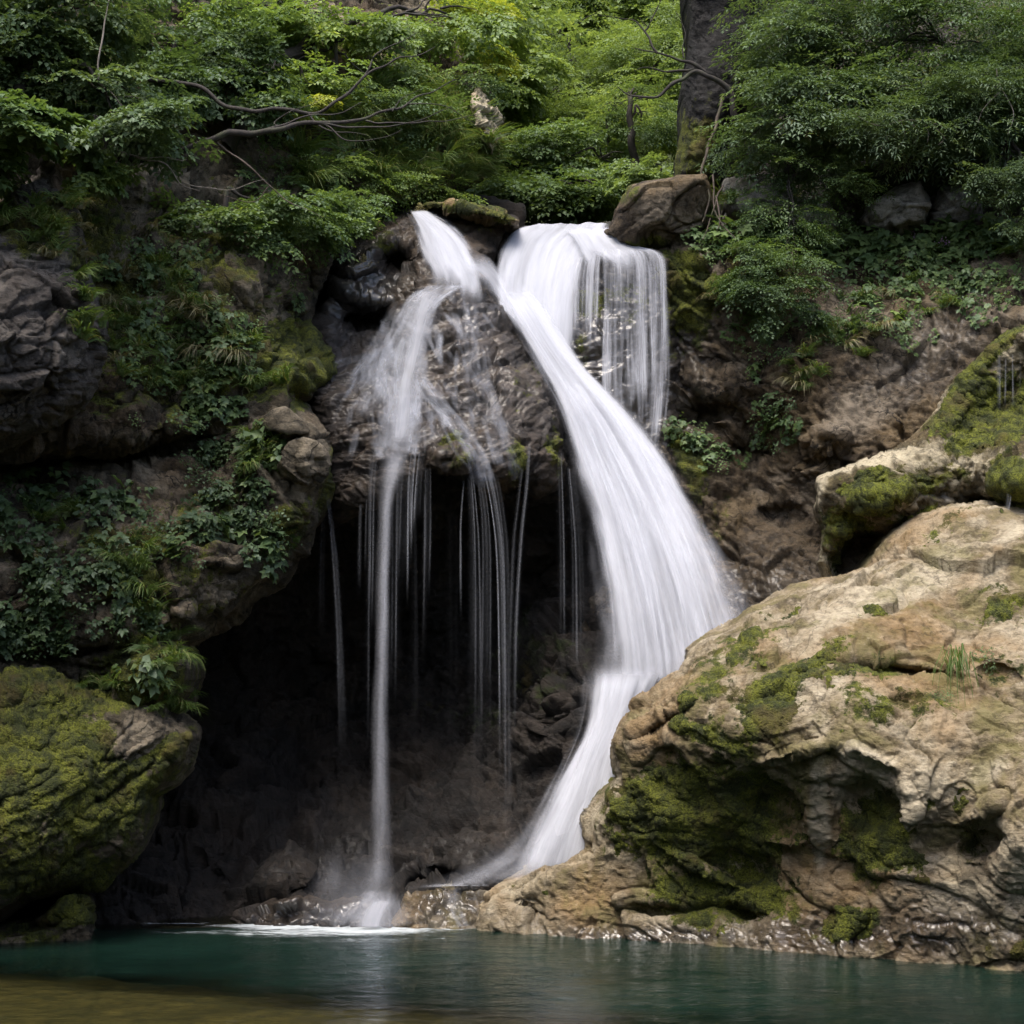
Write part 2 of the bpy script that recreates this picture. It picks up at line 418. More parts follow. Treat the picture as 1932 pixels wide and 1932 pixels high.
def rock(name, outline, ctrl, mat, label=None, cat=None, group=None, kind=None, step=3.2, rim=60, rim_d=1.4, thick=2.5,
         big=0.22, strata=0.07, block=0.06, block_f=0.9, fine=0.03, bed=(0.35, 0.25), moss=(), wet=(), tint=(), up_moss=0.0,
         shape=(), seed=0, moss_part=False, cap_water=False, part_of=None):
    pl = np.array(outline, float)
    pl[:, 0] = np.where(pl[:, 0] >= 2090, pl[:, 0] + 320, np.where(pl[:, 0] <= -150, pl[:, 0] - 320, pl[:, 0]))   # carry the banks on beyond the frame
    x0, y0 = pl.min(0) - 2 * step; x1, y1 = pl.max(0) + 2 * step
    gx = np.arange(x0, x1 + step, step); gy = np.arange(y0, y1 + step, step)
    X, Y = np.meshgrid(gx, gy); nx = len(gx); x = X.ravel(); y = Y.ravel()
    dist, px, py, ins = poly_dist(pl, x, y)
    ii = np.arange(len(x)).reshape(X.shape)
    Q = np.stack([ii[:-1, :-1], ii[1:, :-1], ii[1:, 1:], ii[:-1, 1:]], -1).reshape(-1, 4)
    Q = Q[ins[Q].any(1)]
    out = ~ins
    x = np.where(out, px, x); y = np.where(out, py, y); dist = np.where(out, 0, dist)
    used = np.unique(Q); rem = np.full(len(x), -1); rem[used] = np.arange(len(used)); Q = rem[Q]
    x, y, dist = x[used], y[used], dist[used]
    D = tps(ctrl, x, y)
    for (sx, sy, rx, ry, amt, ang) in shape:           # bosses and hollows, metres towards (-) or away (+)
        a = math.radians(ang); dx, dy = x - sx, y - sy
        r = np.hypot((dx * math.cos(a) + dy * math.sin(a)) / rx, (-dx * math.sin(a) + dy * math.cos(a)) / ry)
        D = D + amt * (1 - sstep(0.35, 1.0, r))
    t = np.clip(dist / rim, 0, 1)
    D = D + rim_d * (1 - np.sqrt(np.clip(1 - (1 - t) ** 2, 0, 1)))
    V = P(x, y, D)
    Nn = vnormals(V, Q)
    # smooth the normals a little so rims stay sane
    cvec = np.array([0, -1.0, 0.25]); Nn = Nn + 0.25 * cvec; Nn /= np.linalg.norm(Nn, axis=1)[:, None]
    q = V + seed * 13.7
    ca, sa = math.cos(bed[0]), math.sin(bed[0]); cb, sb = math.cos(bed[1]), math.sin(bed[1])
    zb_ = q[:, 2] * ca - q[:, 0] * sa; xb = q[:, 0] * ca + q[:, 2] * sa
    zz = zb_ * cb - q[:, 1] * sb; yb = q[:, 1] * cb + zb_ * sb
    qb = np.stack([xb, yb, zz], -1)
    rf = lerp(.35, 1, sstep(0, .5, t))
    ds = big * fbm(q * 0.55, 3) * 1.6
    ds0 = ds.copy()
    ds += strata * 0.8 * fbm(qb * np.array([0.7, 0.7, 3.0]) + 0.5 * np.stack([gnoise(q * .9), gnoise(q * .9 + 3), gnoise(q * .9 + 6)], -1), 5, 0.55, True)
    warp = qb * np.array([0.8, 0.8, 1.5]) * block_f + 0.35 * np.stack([gnoise(q * 1.3), gnoise(q * 1.3 + 9), gnoise(q * 1.3 + 19)], -1)
    f1, f2, idc, dv = worley(warp)
    ds += block * ((idc - 0.5) * 1.3 + 1.9 * (dv * _G[(idc * 4000).astype(int)]).sum(1) - np.exp(-((f2 - f1) / 0.05) ** 2) * 0.6)
    g1, g2, idd, dw = worley(warp * 2.7 + 5)
    ds += block * 0.42 * ((idd - 0.5) * 1.2 + 1.9 * (dw * _G[(idd * 4000).astype(int)]).sum(1) - np.exp(-((g2 - g1) / 0.06) ** 2) * 0.5)
    k1, k2, ide, dx_ = worley(q * np.array([6.2, 6.2, 8.0]))
    ds += fine * 0.55 * ((ide - 0.5) + 1.9 * (dx_ * _G[(ide * 4000).astype(int)]).sum(1))
    ds += fine * (fbm(q * 3.2, 4, 0.6) * 1.5 + 0.7 * fbm(q * 7, 3, 0.6, True))
    ds = ds0 + (ds - ds0) * rf
    mo = blobs(moss, x, y); we = blobs(wet, x, y); ti = blobs(tint, x, y); mo = np.clip(mo - 0.65 * ti, 0, 1)
    V = V + Nn * ds[:, None]
    N2 = vnormals(V, Q)
    if up_moss: mo = np.clip(mo + up_moss * sstep(0.1, 0.8, N2[:, 2]), 0, 1)
    ms = np.clip(mo * 1.3 + 1.2 * fbm(q * 1.1, 3) - 0.2, 0, 1)
    V = V + N2 * (0.035 * rf * ms * (0.4 + fbm(q * 16, 3, 0.7)))[:, None]
    N2 = vnormals(V, Q)
    # close the back: boundary loop pulled back and inwards
    ed = np.sort(np.stack([Q, np.roll(Q, -1, 1)], -1).reshape(-1, 2), 1)
    ue, cnt = np.unique(ed, axis=0, return_counts=True)
    be = np.concatenate([np.stack([Q, np.roll(Q, -1, 1)], -1).reshape(-1, 2)])
    key = {tuple(e) for e in ue[cnt == 1]}
    bd = np.array([e for e in be if tuple(sorted(e)) in key])
    bv = np.unique(bd); cen = V[bv].mean(0)
    Vall = [V]; Fall = [Q]; prev = {int(b): int(b) for b in bv}; base = len(V)
    for kk, (bk, sh) in enumerate(((0.45 * thick, 0.97), (thick, 0.80))):
        W = V[bv].copy(); W[:, [0, 2]] = cen[[0, 2]] + (W[:, [0, 2]] - cen[[0, 2]]) * sh; W[:, 1] += bk
        W += 0.12 * np.stack([gnoise(W * 1.1), gnoise(W * 1.1 + 5), gnoise(W * 1.1 + 9)], -1)
        cur = {int(b): base + k for k, b in enumerate(bv)}; base += len(bv)
        Vall.append(W)
        Fall.append(np.array([[prev[int(b)], prev[int(a)], cur[int(a)], cur[int(b)]] for a, b in bd]))
        prev = cur
    VV = np.vstack(Vall); FF = np.vstack(Fall)
    pad = len(VV) - len(V)
    org = np.array([cen[0], V[:, 1].mean(), max(V[:, 2].min(), 0)])
    at = {"moss": np.concatenate([mo, np.full(pad, .3)]), "wet": np.concatenate([we, np.zeros(pad)]), "tint": np.concatenate([ti, np.zeros(pad)])}
    me = mesh_from(name, VV - org, FF, True, at)
    o = obj(name, me, mat, None, org)
    tag(o, label, cat, group, kind)
    zb, zn, zp = splat(V, N2)
    m = zb < ZB; ZB[m] = zb[m]; ZN[m] = zn[m]; ZP[m] = zp[m]
    R = dict(o=o, V=V, N=N2, Q=Q, x=x, y=y, moss=mo, zb=zb, zn=zn, org=org)
    ROCKS[name if name not in ROCKS else name + str(len(ROCKS))] = R
    if moss_part:
        mk = np.clip(mo + 1.5 * fbm(V * 1.3 + 40, 5, 0.6), 0, 1.2)
        keep = (mk[Q] > 0.55).all(1); q2 = Q[keep]
        if len(q2) > 50:
            us = np.unique(q2); rm = np.full(len(V), -1); rm[us] = np.arange(len(us)); q2 = rm[q2]
            h = np.clip((mk[us] - 0.55) * 0.16, 0, 0.05) + 0.014 * rf[us] * np.clip(fbm(V[us] * 22, 3, 0.7), -0.5, 1) - 0.010
            mv = V[us] + N2[us] * h[:, None]
            mm = mesh_from("moss_cushion", mv - org, q2, True, {"moss": np.full(len(us), 1.6), "wet": np.zeros(len(us)), "tint": np.zeros(len(us))})
            mo_o = obj("moss_cushion", mm, mat, o)
            tag(mo_o, kind="stuff")
    return R

# ------------------------------------------------------------------ the gorge: pool, bed, far slopes
def grid_mesh(name, xs, ys, zf, mat, kind="structure", attrs=None, label=None):
    X, Y = np.meshgrid(xs, ys); Z = zf(X, Y)
    ii = np.arange(X.size).reshape(X.shape)
    Q = np.stack([ii[:-1, :-1], ii[:-1, 1:], ii[1:, 1:], ii[1:, :-1]], -1).reshape(-1, 4)
    V = np.stack([X, Y, Z], -1).reshape(-1, 3)
    me = mesh_from(name, V, Q, True, {k: f(V) for k, f in (attrs or {}).items()})
    o = obj(name, me, mat); tag(o, label, kind=kind)
    return o

def bed_z(X, Y):
    sh = X.shape; p = np.stack([X.ravel(), Y.ravel(), 0 * X.ravel()], -1)
    z = np.full(len(p), -2.6)
    x, y = p[:, 0], p[:, 1]
    # gravel spit reaching in from the left, close to the camera side
    diff = y - (25.0 - 0.51 * (x + 6.6)) + 0.6 * fbm(p * 0.6, 3)
    sp = -0.14 - 0.11 * np.maximum(0, diff) - 0.14 * np.maximum(0, diff - 3.0)
    z = np.maximum(z, sp)
    shore = sstep(29.0, 30.6, y); z += 2.3 * shore
    right = sstep(0.0, 1.4, y - (29.6 - 0.52 * (x + 0.5))) * sstep(-1, 1, x); z = np.maximum(z, -2.6 + 2.3 * right)
    z += 0.10 * fbm(p * 1.1, 4) + 0.04 * fbm(p * 4, 3)
    z = np.minimum(z, -0.10)
    return z.reshape(sh)
WATER_BED = None
def bed_material():
    m = N("pool_bed_gravel")
    pos = m.n("ShaderNodeNewGeometry").outputs["Position"]
    n1 = m.noise(pos, 1.6, 6, 0.7); n2 = m.noise(m.mapping(pos, (1, .6, 1)), 5, 6, 0.75)
    c = m.mix(m.mr(n1, 0.35, 0.65), (0.044, 0.036, 0.015), (0.078, 0.062, 0.026))
    c = m.mix(m.mr(n2, 0.35, 0.6, 0.85, 0), c, (0.018, 0.017, 0.008))
    p = m.n("ShaderNodeBsdfPrincipled"); m.set(p.inputs["Base Color"], c); p.inputs["Roughness"].default_value = 0.9
    return m.done(p.outputs[0])
xs = np.linspace(-12, 13, 140); ys = np.concatenate([np.linspace(-30, 17, 40), np.linspace(17.3, 33, 120)])
grid_mesh("pool_bed", xs, ys, bed_z, bed_material())

def water_material():
    m = N("pool_water")
    pos = m.n("ShaderNodeNewGeometry").outputs["Position"]
    dep = m.attr("depth"); foam = m.attr("foam")
    w1 = m.noise(m.mapping(pos, (1.0, 1.7, 1)), 2.6, 5, 0.62, 0.6)
    w2 = m.noise(m.mapping(pos, (1.0, 1.5, 1)), 9.5, 3, 0.55, 0.3)
    w3 = m.noise(pos, 0.5, 2, 0.5)
    h = m.math('ADD', m.math('MULTIPLY', w1, 0.7), m.math('MULTIPLY', w2, 0.22))
    nb = m.bump(m.math('MULTIPLY', h, m.mr(w3, 0.3, 0.7, 0.55, 1.2)), 0.7, 0.06)
    tr = m.n("ShaderNodeBsdfTransparent")
    m.set(tr.inputs[0], m.mix(m.mr(dep, 0.0, 1.4), (0.80, 0.80, 0.58), (0.36, 0.56, 0.42)))
    df = m.n("ShaderNodeBsdfDiffuse"); m.set(df.inputs[0], m.mix(m.mr(m.noise(pos, 0.35, 3), 0.35, 0.65), (0.0040, 0.0135, 0.0100), (0.0066, 0.0215, 0.0160)))
    body = m.n("ShaderNodeMixShader"); m.set(body.inputs[0], m.mr(dep, 0.12, 0.42, 0.05, 0.82)); m.set(body.inputs[1], tr.outputs[0]); m.set(body.inputs[2], df.outputs[0])
    gl = m.n("ShaderNodeBsdfGlossy"); gl.inputs["Roughness"].default_value = 0.07; m.set(gl.inputs["Normal"], nb)
    gl.inputs[0].default_value = (0.92, 0.95, 0.97, 1)
    fr = m.n("ShaderNodeFresnel"); fr.inputs[0].default_value = 1.33; m.set(fr.inputs["Normal"], nb)
    s = m.n("ShaderNodeMixShader"); m.set(s.inputs[0], m.math('MULTIPLY', fr.outputs[0], 0.9, True)); m.set(s.inputs[1], body.outputs[0]); m.set(s.inputs[2], gl.outputs[0])
    fo = m.n("ShaderNodeBsdfDiffuse"); fo.inputs[0].default_value = (0.52, 0.57, 0.60, 1)
    fn = m.noise(m.mapping(pos, (1.2, 3.0, 1)), 3.0, 6, 0.65, 0.5)
    fm = m.mr(m.math('ADD', foam, m.math('MULTIPLY', m.math('SUBTRACT', fn, 0.5), 1.5)), 0.22, 0.95, 0.0, 0.85)
    s2 = m.n("ShaderNodeMixShader"); m.set(s2.inputs[0], fm); m.set(s2.inputs[1], s.outputs[0]); m.set(s2.inputs[2], fo.outputs[0])
    return m.done(s2.outputs[0])

def foam_attr(V):
    x, y = V[:, 0], V[:, 1]
    f = np.zeros(len(V))
    def e(px, D, rx, ry, s):
        c = P(px, 0, D)[0]
        return s * np.clip(1.3 - np.hypot((x - c) / rx, (y - D) / ry), 0, 1)
    for a in ((690, 29.6, 1.3, 0.75, 1.0), (560, 29.8, 1.1, 0.5, 0.9), (480, 29.9, 0.8, 0.32, 0.75), (860, 29.6, 0.4, 0.16, 0.8),
              (610, 29.2, 2.0, 0.55, 0.62), (380, 29.2, 0.9, 0.25, 0.40), (330, 30.2, 0.7, 0.12, 0.55), (700, 28.4, 1.6, 0.5, 0.30)):
        f = np.maximum(f, e(*a))
    return f
def depth_attr(V): return np.clip(-bed_z(V[:, 0], V[:, 1]), 0, 3)
def wave(X, Y):
    p = np.stack([X.ravel(), Y.ravel(), 0 * X.ravel()], -1)
    return (0.018 * fbm(p * np.array([1.4, 2.2, 1]), 3)).reshape(X.shape)
grid_mesh("pool_water", np.linspace(-12, 13, 320), np.concatenate([np.linspace(-30, 20, 40), np.linspace(20.05, 32, 300)]), wave, water_material(),
          attrs={"depth": depth_attr, "foam": foam_attr})

# ---- unseen gorge walls added for shade beside and behind the viewpoint, and the valley beyond the lip
def wall(name, pts, hgt, lean, mat, seed, bumpy=1.2):
    c = catmull([(a, b, 0) for a, b in pts], 70); nz = 34
    tg = np.gradient(c, axis=0); nrm = np.stack([-tg[:, 1], tg[:, 0], 0 * tg[:, 0]], -1); nrm /= np.linalg.norm(nrm, axis=1)[:, None]
    tz = np.linspace(0, 1, nz)
    V = c[None] + nrm[None] * (-lean * tz[:, None, None] ** 1.4) + np.array([0, 0, 1.0]) * (tz[:, None, None] * hgt - 1.5)
    Vf = V.reshape(-1, 3); nn = np.tile(nrm, (nz, 1))
    Vf = Vf + nn * (bumpy * fbm(Vf * 0.22 + seed, 4))[:, None]
    ii = np.arange(len(Vf)).reshape(nz, -1)
    Q = np.stack([ii[:-1, :-1], ii[:-1, 1:], ii[1:, 1:], ii[1:, :-1]], -1).reshape(-1, 4)
    me = mesh_from(name, Vf, Q, True, {"moss": np.full(len(Vf), .45), "wet": 0 * Vf[:, 0], "tint": 0 * Vf[:, 0]})
    o = obj(name, me, mat); tag(o, kind="structure"); return o
wall("unseen_gorge_wall", [(-15, 38), (-11.5, 31), (-9.6, 26), (-9.2, 20), (-9.0, 10), (-8.6, 0), (-8.5, -12)], 19, 6, M_SCRUB, 3)
wall("unseen_gorge_wall", [(12.5, -12), (12.2, 0), (12, 10), (11.5, 20), (10.8, 28), (12.5, 34), (17, 42)], 17, 8, M_SCRUB, 8)
wall("unseen_gorge_wall", [(-10, -16), (-3, -19), (5, -19), (14, -15)], 21, 6, M_SCRUB, 13)  # rear wall added out of view to keep sky light off the cave

def valley(X, Y):
    p = np.stack([X.ravel(), Y.ravel(), 0 * X.ravel()], -1)
    x, y = p[:, 0], p[:, 1]
    z = 11.3 + 0.22 * np.maximum(y - 37, 0) + 0.02 * np.maximum(y - 45, 0) ** 2
    z += 0.9 * np.maximum(np.abs(x - 2.4) - 2.2, 0) ** 1.15
    z += 1.0 * fbm(p * 0.25, 4)
    z -= 7 * sstep(37.2, 35.4, y)
    return np.minimum(z, 62).reshape(X.shape)
valley_o = grid_mesh("valley_slope", np.linspace(-40, 44, 130), np.linspace(36.3, 95, 100), valley, M_SCRUB,
          attrs={"moss": lambda V: np.full(len(V), .75), "wet": lambda V: 0 * V[:, 0], "tint": lambda V: 0 * V[:, 0]})

# ------------------------------------------------------------------ rocks and cliffs
# upper right cliff behind the trees, and the dark stone pillar
rock("cliff_right", [(1345, -150), (2100, -150), (2100, 520), (1500, 520), (1330, 470)],
     [(1300, 0, 40), (1600, 0, 39.5), (2000, 0, 38), (1300, 440, 38.5), (1600, 440, 37.4), (2050, 440, 36.5), (1700, 200, 39)],
     M_GREY, kind="structure", step=6, rim=50, big=0.5, up_moss=0.3, seed=1, moss=[(1700, 250, 400, 250, .4)])
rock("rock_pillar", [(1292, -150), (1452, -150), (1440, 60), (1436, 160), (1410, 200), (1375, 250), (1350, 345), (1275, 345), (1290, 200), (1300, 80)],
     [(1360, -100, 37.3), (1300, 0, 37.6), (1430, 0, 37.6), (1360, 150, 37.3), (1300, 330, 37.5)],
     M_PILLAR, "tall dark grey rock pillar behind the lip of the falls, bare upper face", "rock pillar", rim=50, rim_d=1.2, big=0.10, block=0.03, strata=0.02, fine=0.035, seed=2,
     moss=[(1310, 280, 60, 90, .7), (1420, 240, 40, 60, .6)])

# rock step under the main fall and behind the veil
rock("cliff_under_fall", [(900, 410), (980, 428), (1148, 424), (1190, 452), (1255, 472), (1285, 500), (1300, 700), (1290, 900), (1180, 900), (1000, 760), (900, 620)],
     [(960, 440, 36.2), (1140, 440, 36.1), (1230, 490, 35.3), (1100, 560, 35.3), (1200, 600, 34.9), (1100, 640, 34.8), (1200, 800, 34.9), (1000, 700, 35), (1280, 700, 35.2)],
     M_WET, kind="structure", rim=36, rim_d=1.2, big=0.12, seed=3, wet=[(1100, 640, 300, 400, 1)], moss=[(1100, 570, 60, 30, .7), (1180, 560, 60, 60, .5), (1095, 680, 20, 60, .5), (1270, 560, 30, 120, .6)])

# brown slope on the right
rock("cliff_brown_face", [(1225, 470), (1330, 440), (1500, 440), (1700, 430), (2100, 415), (2100, 1050), (1932, 1120), (1560, 1180), (1400, 1260), (1260, 1330), (1090, 1330), (1090, 1150), (1150, 1000), (1215, 820)],
     [(1270, 500, 34.9), (1300, 620, 35.1), (1265, 820, 35.2), (1350, 930, 34.5), (1280, 1000, 34.7), (1450, 1100, 33.4), (1470, 780, 34.4), (1420, 850, 35.0),
      (1545, 830, 33.5), (1640, 790, 33.4), (1700, 700, 33.7), (1900, 600, 33.6), (1620, 560, 34.9), (1440, 520, 34.7), (1600, 450, 36.2), (1900, 450, 35.6), (1150, 1250, 34.0), (1540, 960, 33.9), (1470, 900, 34.7), (1300, 1230, 33.4), (2050, 800, 32.6)],
     M_BROWN, kind="structure", rim=30, rim_d=0.9, big=0.25, strata=0.16, block=0.10, block_f=1.0, fine=0.045, bed=(-0.55, 0.2), seed=4,
     shape=[(1330, 790, 60, 40, 0.4, 30), (1420, 850, 70, 45, 0.7, 10), (1560, 830, 60, 40, -0.5, -20), (1480, 970, 60, 30, 0.3, 0), (1340, 720, 70, 40, -0.3, 20), (1230, 520, 50, 60, -0.15, 0)],
     wet=[(1400, 1120, 160, 120, .6), (1280, 700, 70, 260, .7), (1750, 680, 220, 70, .45, -30), (1300, 900, 60, 120, .4)],
     moss=[(1290, 560, 70, 110, .95), (1300, 880, 30, 120, .7, -25), (1350, 960, 60, 60, .4), (1480, 500, 140, 70, .5), (1700, 520, 200, 40, .35)],
     tint=[(1600, 600, 110, 90, .75), (1620, 780, 110, 60, .8, -25), (1700, 700, 60, 60, .5)])

# block boulder at the lip
rock("boulder", [(1146, 440), (1165, 398), (1188, 352), (1245, 338), (1330, 326), (1352, 380), (1338, 430), (1292, 466), (1240, 478), (1188, 458)],
     [(1200, 400, 34.6), (1300, 380, 34.6), (1250, 450, 34.9), (1170, 430, 35)], M_BROWN,
     "angular brown block of rock hanging over the right end of the waterfall lip", "boulder", step=2.0, rim=30, rim_d=0.55, big=0.06, block=0.13, block_f=0.6, strata=0.03, fine=.02, seed=5,
     moss=[(1190, 370, 40, 30, .6), (1200, 462, 80, 24, .9)], tint=[(1240, 405, 60, 45, .8)])
# pale boulders below the right-hand trees
rock("boulder", [(1612, 425), (1640, 385), (1690, 352), (1735, 345), (1750, 380), (1745, 430), (1700, 445)],
     [(1680, 390, 35.6), (1720, 420, 35.6), (1630, 425, 35.9)], M_PALE, "pale grey wedge shaped boulder at the foot of the right trees", "boulder", step=2.4, rim=30, rim_d=0.9, big=0.06, block=0.09, seed=6, tint=[(1690, 395, 60, 50, .6)])
rock("boulder", [(1748, 432), (1750, 390), (1775, 352), (1820, 348), (1856, 385), (1860, 425), (1810, 440)],
     [(1800, 390, 35.6), (1840, 420, 35.6), (1760, 425, 35.9)], M_PALE, "grey squarish boulder beside the pale wedge shaped one", "boulder", step=2.4, rim=30, rim_d=0.9, big=0.06, block=0.09, seed=7, tint=[(1800, 385, 50, 40, .5)])
rock("boulder", [(1365, 460), (1370, 345), (1430, 330), (1500, 370), (1560, 385), (1575, 440), (1500, 475)],
     [(1400, 400, 36.2), (1500, 420, 35.8), (1560, 440, 36.2)], M_PALE, "dark grey broken boulder half hidden by hanging twigs", "boulder", step=2.6, rim=30, rim_d=0.9, big=0.15, block=0.14, seed=8)
rock("boulder", [(1560, 455), (1575, 330), (1620, 300), (1680, 310), (1700, 350), (1640, 400), (1620, 455)],
     [(1620, 360, 37), (1600, 430, 36.8), (1680, 330, 37.2)], M_GREY, "shadowed grey rock under the right-hand foliage", "boulder", step=3, rim=30, rim_d=0.9, big=0.1, block=0.1, seed=9)

# left bank: high vegetated slope
rock("cliff_left_slope", [(-160, -150), (700, -150), (860, 60), (925, 170), (945, 250), (930, 310), (880, 335), (800, 380), (740, 402), (660, 432), (622, 470), (606, 540), (580, 600), (596, 700), (560, 790), (400, 830), (200, 850), (-160, 870)],
     [(930, 250, 38), (800, 300, 37.2), (740, 390, 35.9), (630, 450, 34.9), (590, 560, 33.9), (560, 520, 33.5), (590, 690, 32.5), (530, 650, 32.2), (450, 550, 31.5), (300, 450, 31.7),
      (300, 300, 32.8), (200, 650, 30.0), (450, 780, 31.0), (0, 300, 29.6), (0, 700, 29.2), (500, 100, 36.4), (300, 0, 35.5), (800, 100, 39), (700, -100, 40.5), (0, -100, 31.5), (400, 380, 33.4), (600, 300, 35.4)],
     M_LEFT, kind="structure", rim=36, rim_d=1.2, big=0.35, strata=0.12, block=0.12, fine=0.05, seed=10, up_moss=.35,
     shape=[(560, 560, 40, 120, 0.6, 8), (460, 260, 120, 30, 0.5, 0), (480, 520, 60, 80, -0.35, 0), (330, 420, 150, 50, 0.5, 20)],
     moss=[(540, 680, 75, 75, 1.0), (300, 600, 250, 200, .45), (750, 250, 200, 140, .5), (160, 430, 100, 80, .55), (430, 730, 130, 60, .4)],
     tint=[(420, 235, 120, 40, .7), (490, 500, 50, 60, .45), (690, 280, 60, 60, .35), (285, 590, 25, 60, .6), (300, 640, 30, 40, .5)])
rock("boulder", [(888, 175), (905, 165), (925, 200), (945, 218), (942, 240), (946, 262), (928, 290), (912, 262), (895, 225)],
     [(915, 220, 37.2), (935, 260, 37.3)], M_TAN, "small chalk white rock knob on the grassy bank behind the falls", "boulder", step=1.7, rim=16, rim_d=0.5, thick=1, big=0.05, block=0.07, block_f=2.2, seed=11, tint=[(920, 230, 60, 80, 1)])

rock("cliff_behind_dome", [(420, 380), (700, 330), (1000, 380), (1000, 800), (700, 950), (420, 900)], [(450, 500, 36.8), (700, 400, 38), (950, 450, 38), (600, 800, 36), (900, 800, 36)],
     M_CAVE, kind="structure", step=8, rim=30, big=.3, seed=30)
# the dome the left cascade runs over
rock("cliff_dome", [(575, 690), (590, 645), (570, 620), (622, 560), (612, 470), (690, 440), (758, 398), (800, 384), (850, 378), (905, 392), (975, 414), (955, 445), (930, 500), (928, 560), (985, 640), (1030, 712), (1058, 800),
     (1072, 880), (1050, 925), (1010, 945), (985, 915), (965, 930), (905, 948), (885, 905), (810, 895), (760, 940), (700, 960), (640, 985), (604, 940), (592, 820), (582, 750)],
     [(620, 480, 34.9), (700, 450, 35.3), (850, 385, 36.2), (950, 420, 36.2), (740, 520, 35.0), (650, 560, 34.5), (680, 610, 34.7), (800, 545, 34.4), (880, 545, 34.3), (930, 600, 34.1), (640, 640, 34.0), (760, 640, 33.7), (760, 720, 33.2),
      (900, 700, 33.2), (1000, 720, 33.4), (650, 720, 33.2), (700, 800, 32.6), (850, 850, 32.2), (960, 850, 32.2), (1050, 860, 32.7), (620, 800, 32.8), (620, 910, 32.7), (700, 920, 32.3), (950, 920, 32.3)],
     M_WET, kind="structure", step=2.2, rim=44, rim_d=1.5, big=0.12, strata=0.22, block=0.06, block_f=0.9, fine=0.018, bed=(0.25, 0.35), seed=12,
     shape=[(690, 610, 75, 40, 0.75, 15), (755, 495, 55, 34, 0.9, 10), (690, 500, 60, 20, -0.3, -20), (680, 555, 80, 18, -0.25, 15), (850, 870, 50, 35, -0.2, 0), (960, 600, 30, 60, -0.2, -30)],
     wet=[(680, 550, 120, 150, 1), (800, 700, 330, 350, .6), (900, 610, 60, 60, .9)], moss=[(890, 390, 70, 16, .9), (800, 385, 40, 12, .7), (860, 850, 40, 40, .55), (970, 880, 25, 40, .75), (1040, 850, 20, 60, .6), (740, 470, 40, 25, .5), (990, 740, 40, 60, .35), (900, 440, 40, 18, .5)],
     tint=[(850, 400, 90, 20, .6), (740, 800, 60, 30, .3)])

rock("boulder", [(786, 392), (805, 383), (850, 377), (905, 389), (950, 402), (982, 416), (975, 432), (930, 430), (880, 424), (835, 412), (805, 404)],
     [(820, 394, 35.7), (870, 400, 35.4), (940, 418, 35.6)], M_TAN, "low tan crest of mossy rock between the notch stream and the main lip", "boulder", step=1.8, rim=14, rim_d=0.5, thick=1.2, big=0.06, block=0.07, block_f=1.4, seed=31,
     moss=[(815, 388, 30, 10, .8), (900, 394, 60, 12, .9, 12), (955, 412, 30, 10, .8)], tint=[(860, 404, 40, 9, .5)], wet=[(900, 424, 80, 10, .8)])
# the hollow behind the falls
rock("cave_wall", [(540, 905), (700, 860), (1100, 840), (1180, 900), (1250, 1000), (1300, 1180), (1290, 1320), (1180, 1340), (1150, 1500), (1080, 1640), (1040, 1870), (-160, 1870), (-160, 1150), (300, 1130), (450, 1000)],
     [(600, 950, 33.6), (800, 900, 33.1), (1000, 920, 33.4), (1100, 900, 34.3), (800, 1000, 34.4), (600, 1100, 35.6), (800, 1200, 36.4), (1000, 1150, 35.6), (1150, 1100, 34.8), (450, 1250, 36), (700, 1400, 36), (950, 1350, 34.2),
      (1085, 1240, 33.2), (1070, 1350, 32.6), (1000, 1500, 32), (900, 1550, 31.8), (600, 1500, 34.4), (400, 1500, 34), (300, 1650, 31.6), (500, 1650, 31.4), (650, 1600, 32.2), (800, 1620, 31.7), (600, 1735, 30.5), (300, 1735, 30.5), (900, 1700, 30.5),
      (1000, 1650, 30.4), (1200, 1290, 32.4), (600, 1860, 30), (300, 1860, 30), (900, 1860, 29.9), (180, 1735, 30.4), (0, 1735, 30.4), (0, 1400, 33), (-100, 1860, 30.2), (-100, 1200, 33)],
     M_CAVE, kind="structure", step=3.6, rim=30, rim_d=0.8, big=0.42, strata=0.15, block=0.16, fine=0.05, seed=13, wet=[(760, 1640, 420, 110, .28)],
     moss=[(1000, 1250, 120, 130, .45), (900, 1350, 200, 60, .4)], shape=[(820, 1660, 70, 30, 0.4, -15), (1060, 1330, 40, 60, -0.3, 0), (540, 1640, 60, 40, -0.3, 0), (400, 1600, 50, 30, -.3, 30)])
rock("wet_rock_shelf", [(735, 1750), (760, 1712), (770, 1685), (850, 1668), (905, 1672), (930, 1700), (960, 1760), (960, 1870), (700, 1870), (700, 1780)],
     [(800, 1680, 30.6), (880, 1675, 30.6), (780, 1740, 29.8), (880, 1740, 29.7), (800, 1860, 29.5), (900, 1860, 29.5)], M_TAN, "low wet tan rock shelf at the foot of the falls", "rock shelf",
     step=2.0, rim=16, rim_d=0.5, thick=1.2, big=0.06, block=0.07, block_f=2, seed=14, wet=[(850, 1710, 120, 60, 1)])
rock("wet_rock", [(440, 1760), (450, 1728), (500, 1712), (560, 1690), (620, 1700), (680, 1690), (730, 1720), (740, 1760), (720, 1860), (440, 1860)],
     [(500, 1740, 30), (600, 1730, 29.9), (700, 1740, 29.8), (600, 1850, 29.6)], M_WET, "dark dripping rocks washed by the splash of the thin fall", "rock",
     step=2.2, rim=26, rim_d=0.3, thick=1.2, big=0.08, block=0.10, block_f=1.6, seed=15, wet=[(600, 1740, 200, 80, 1)])

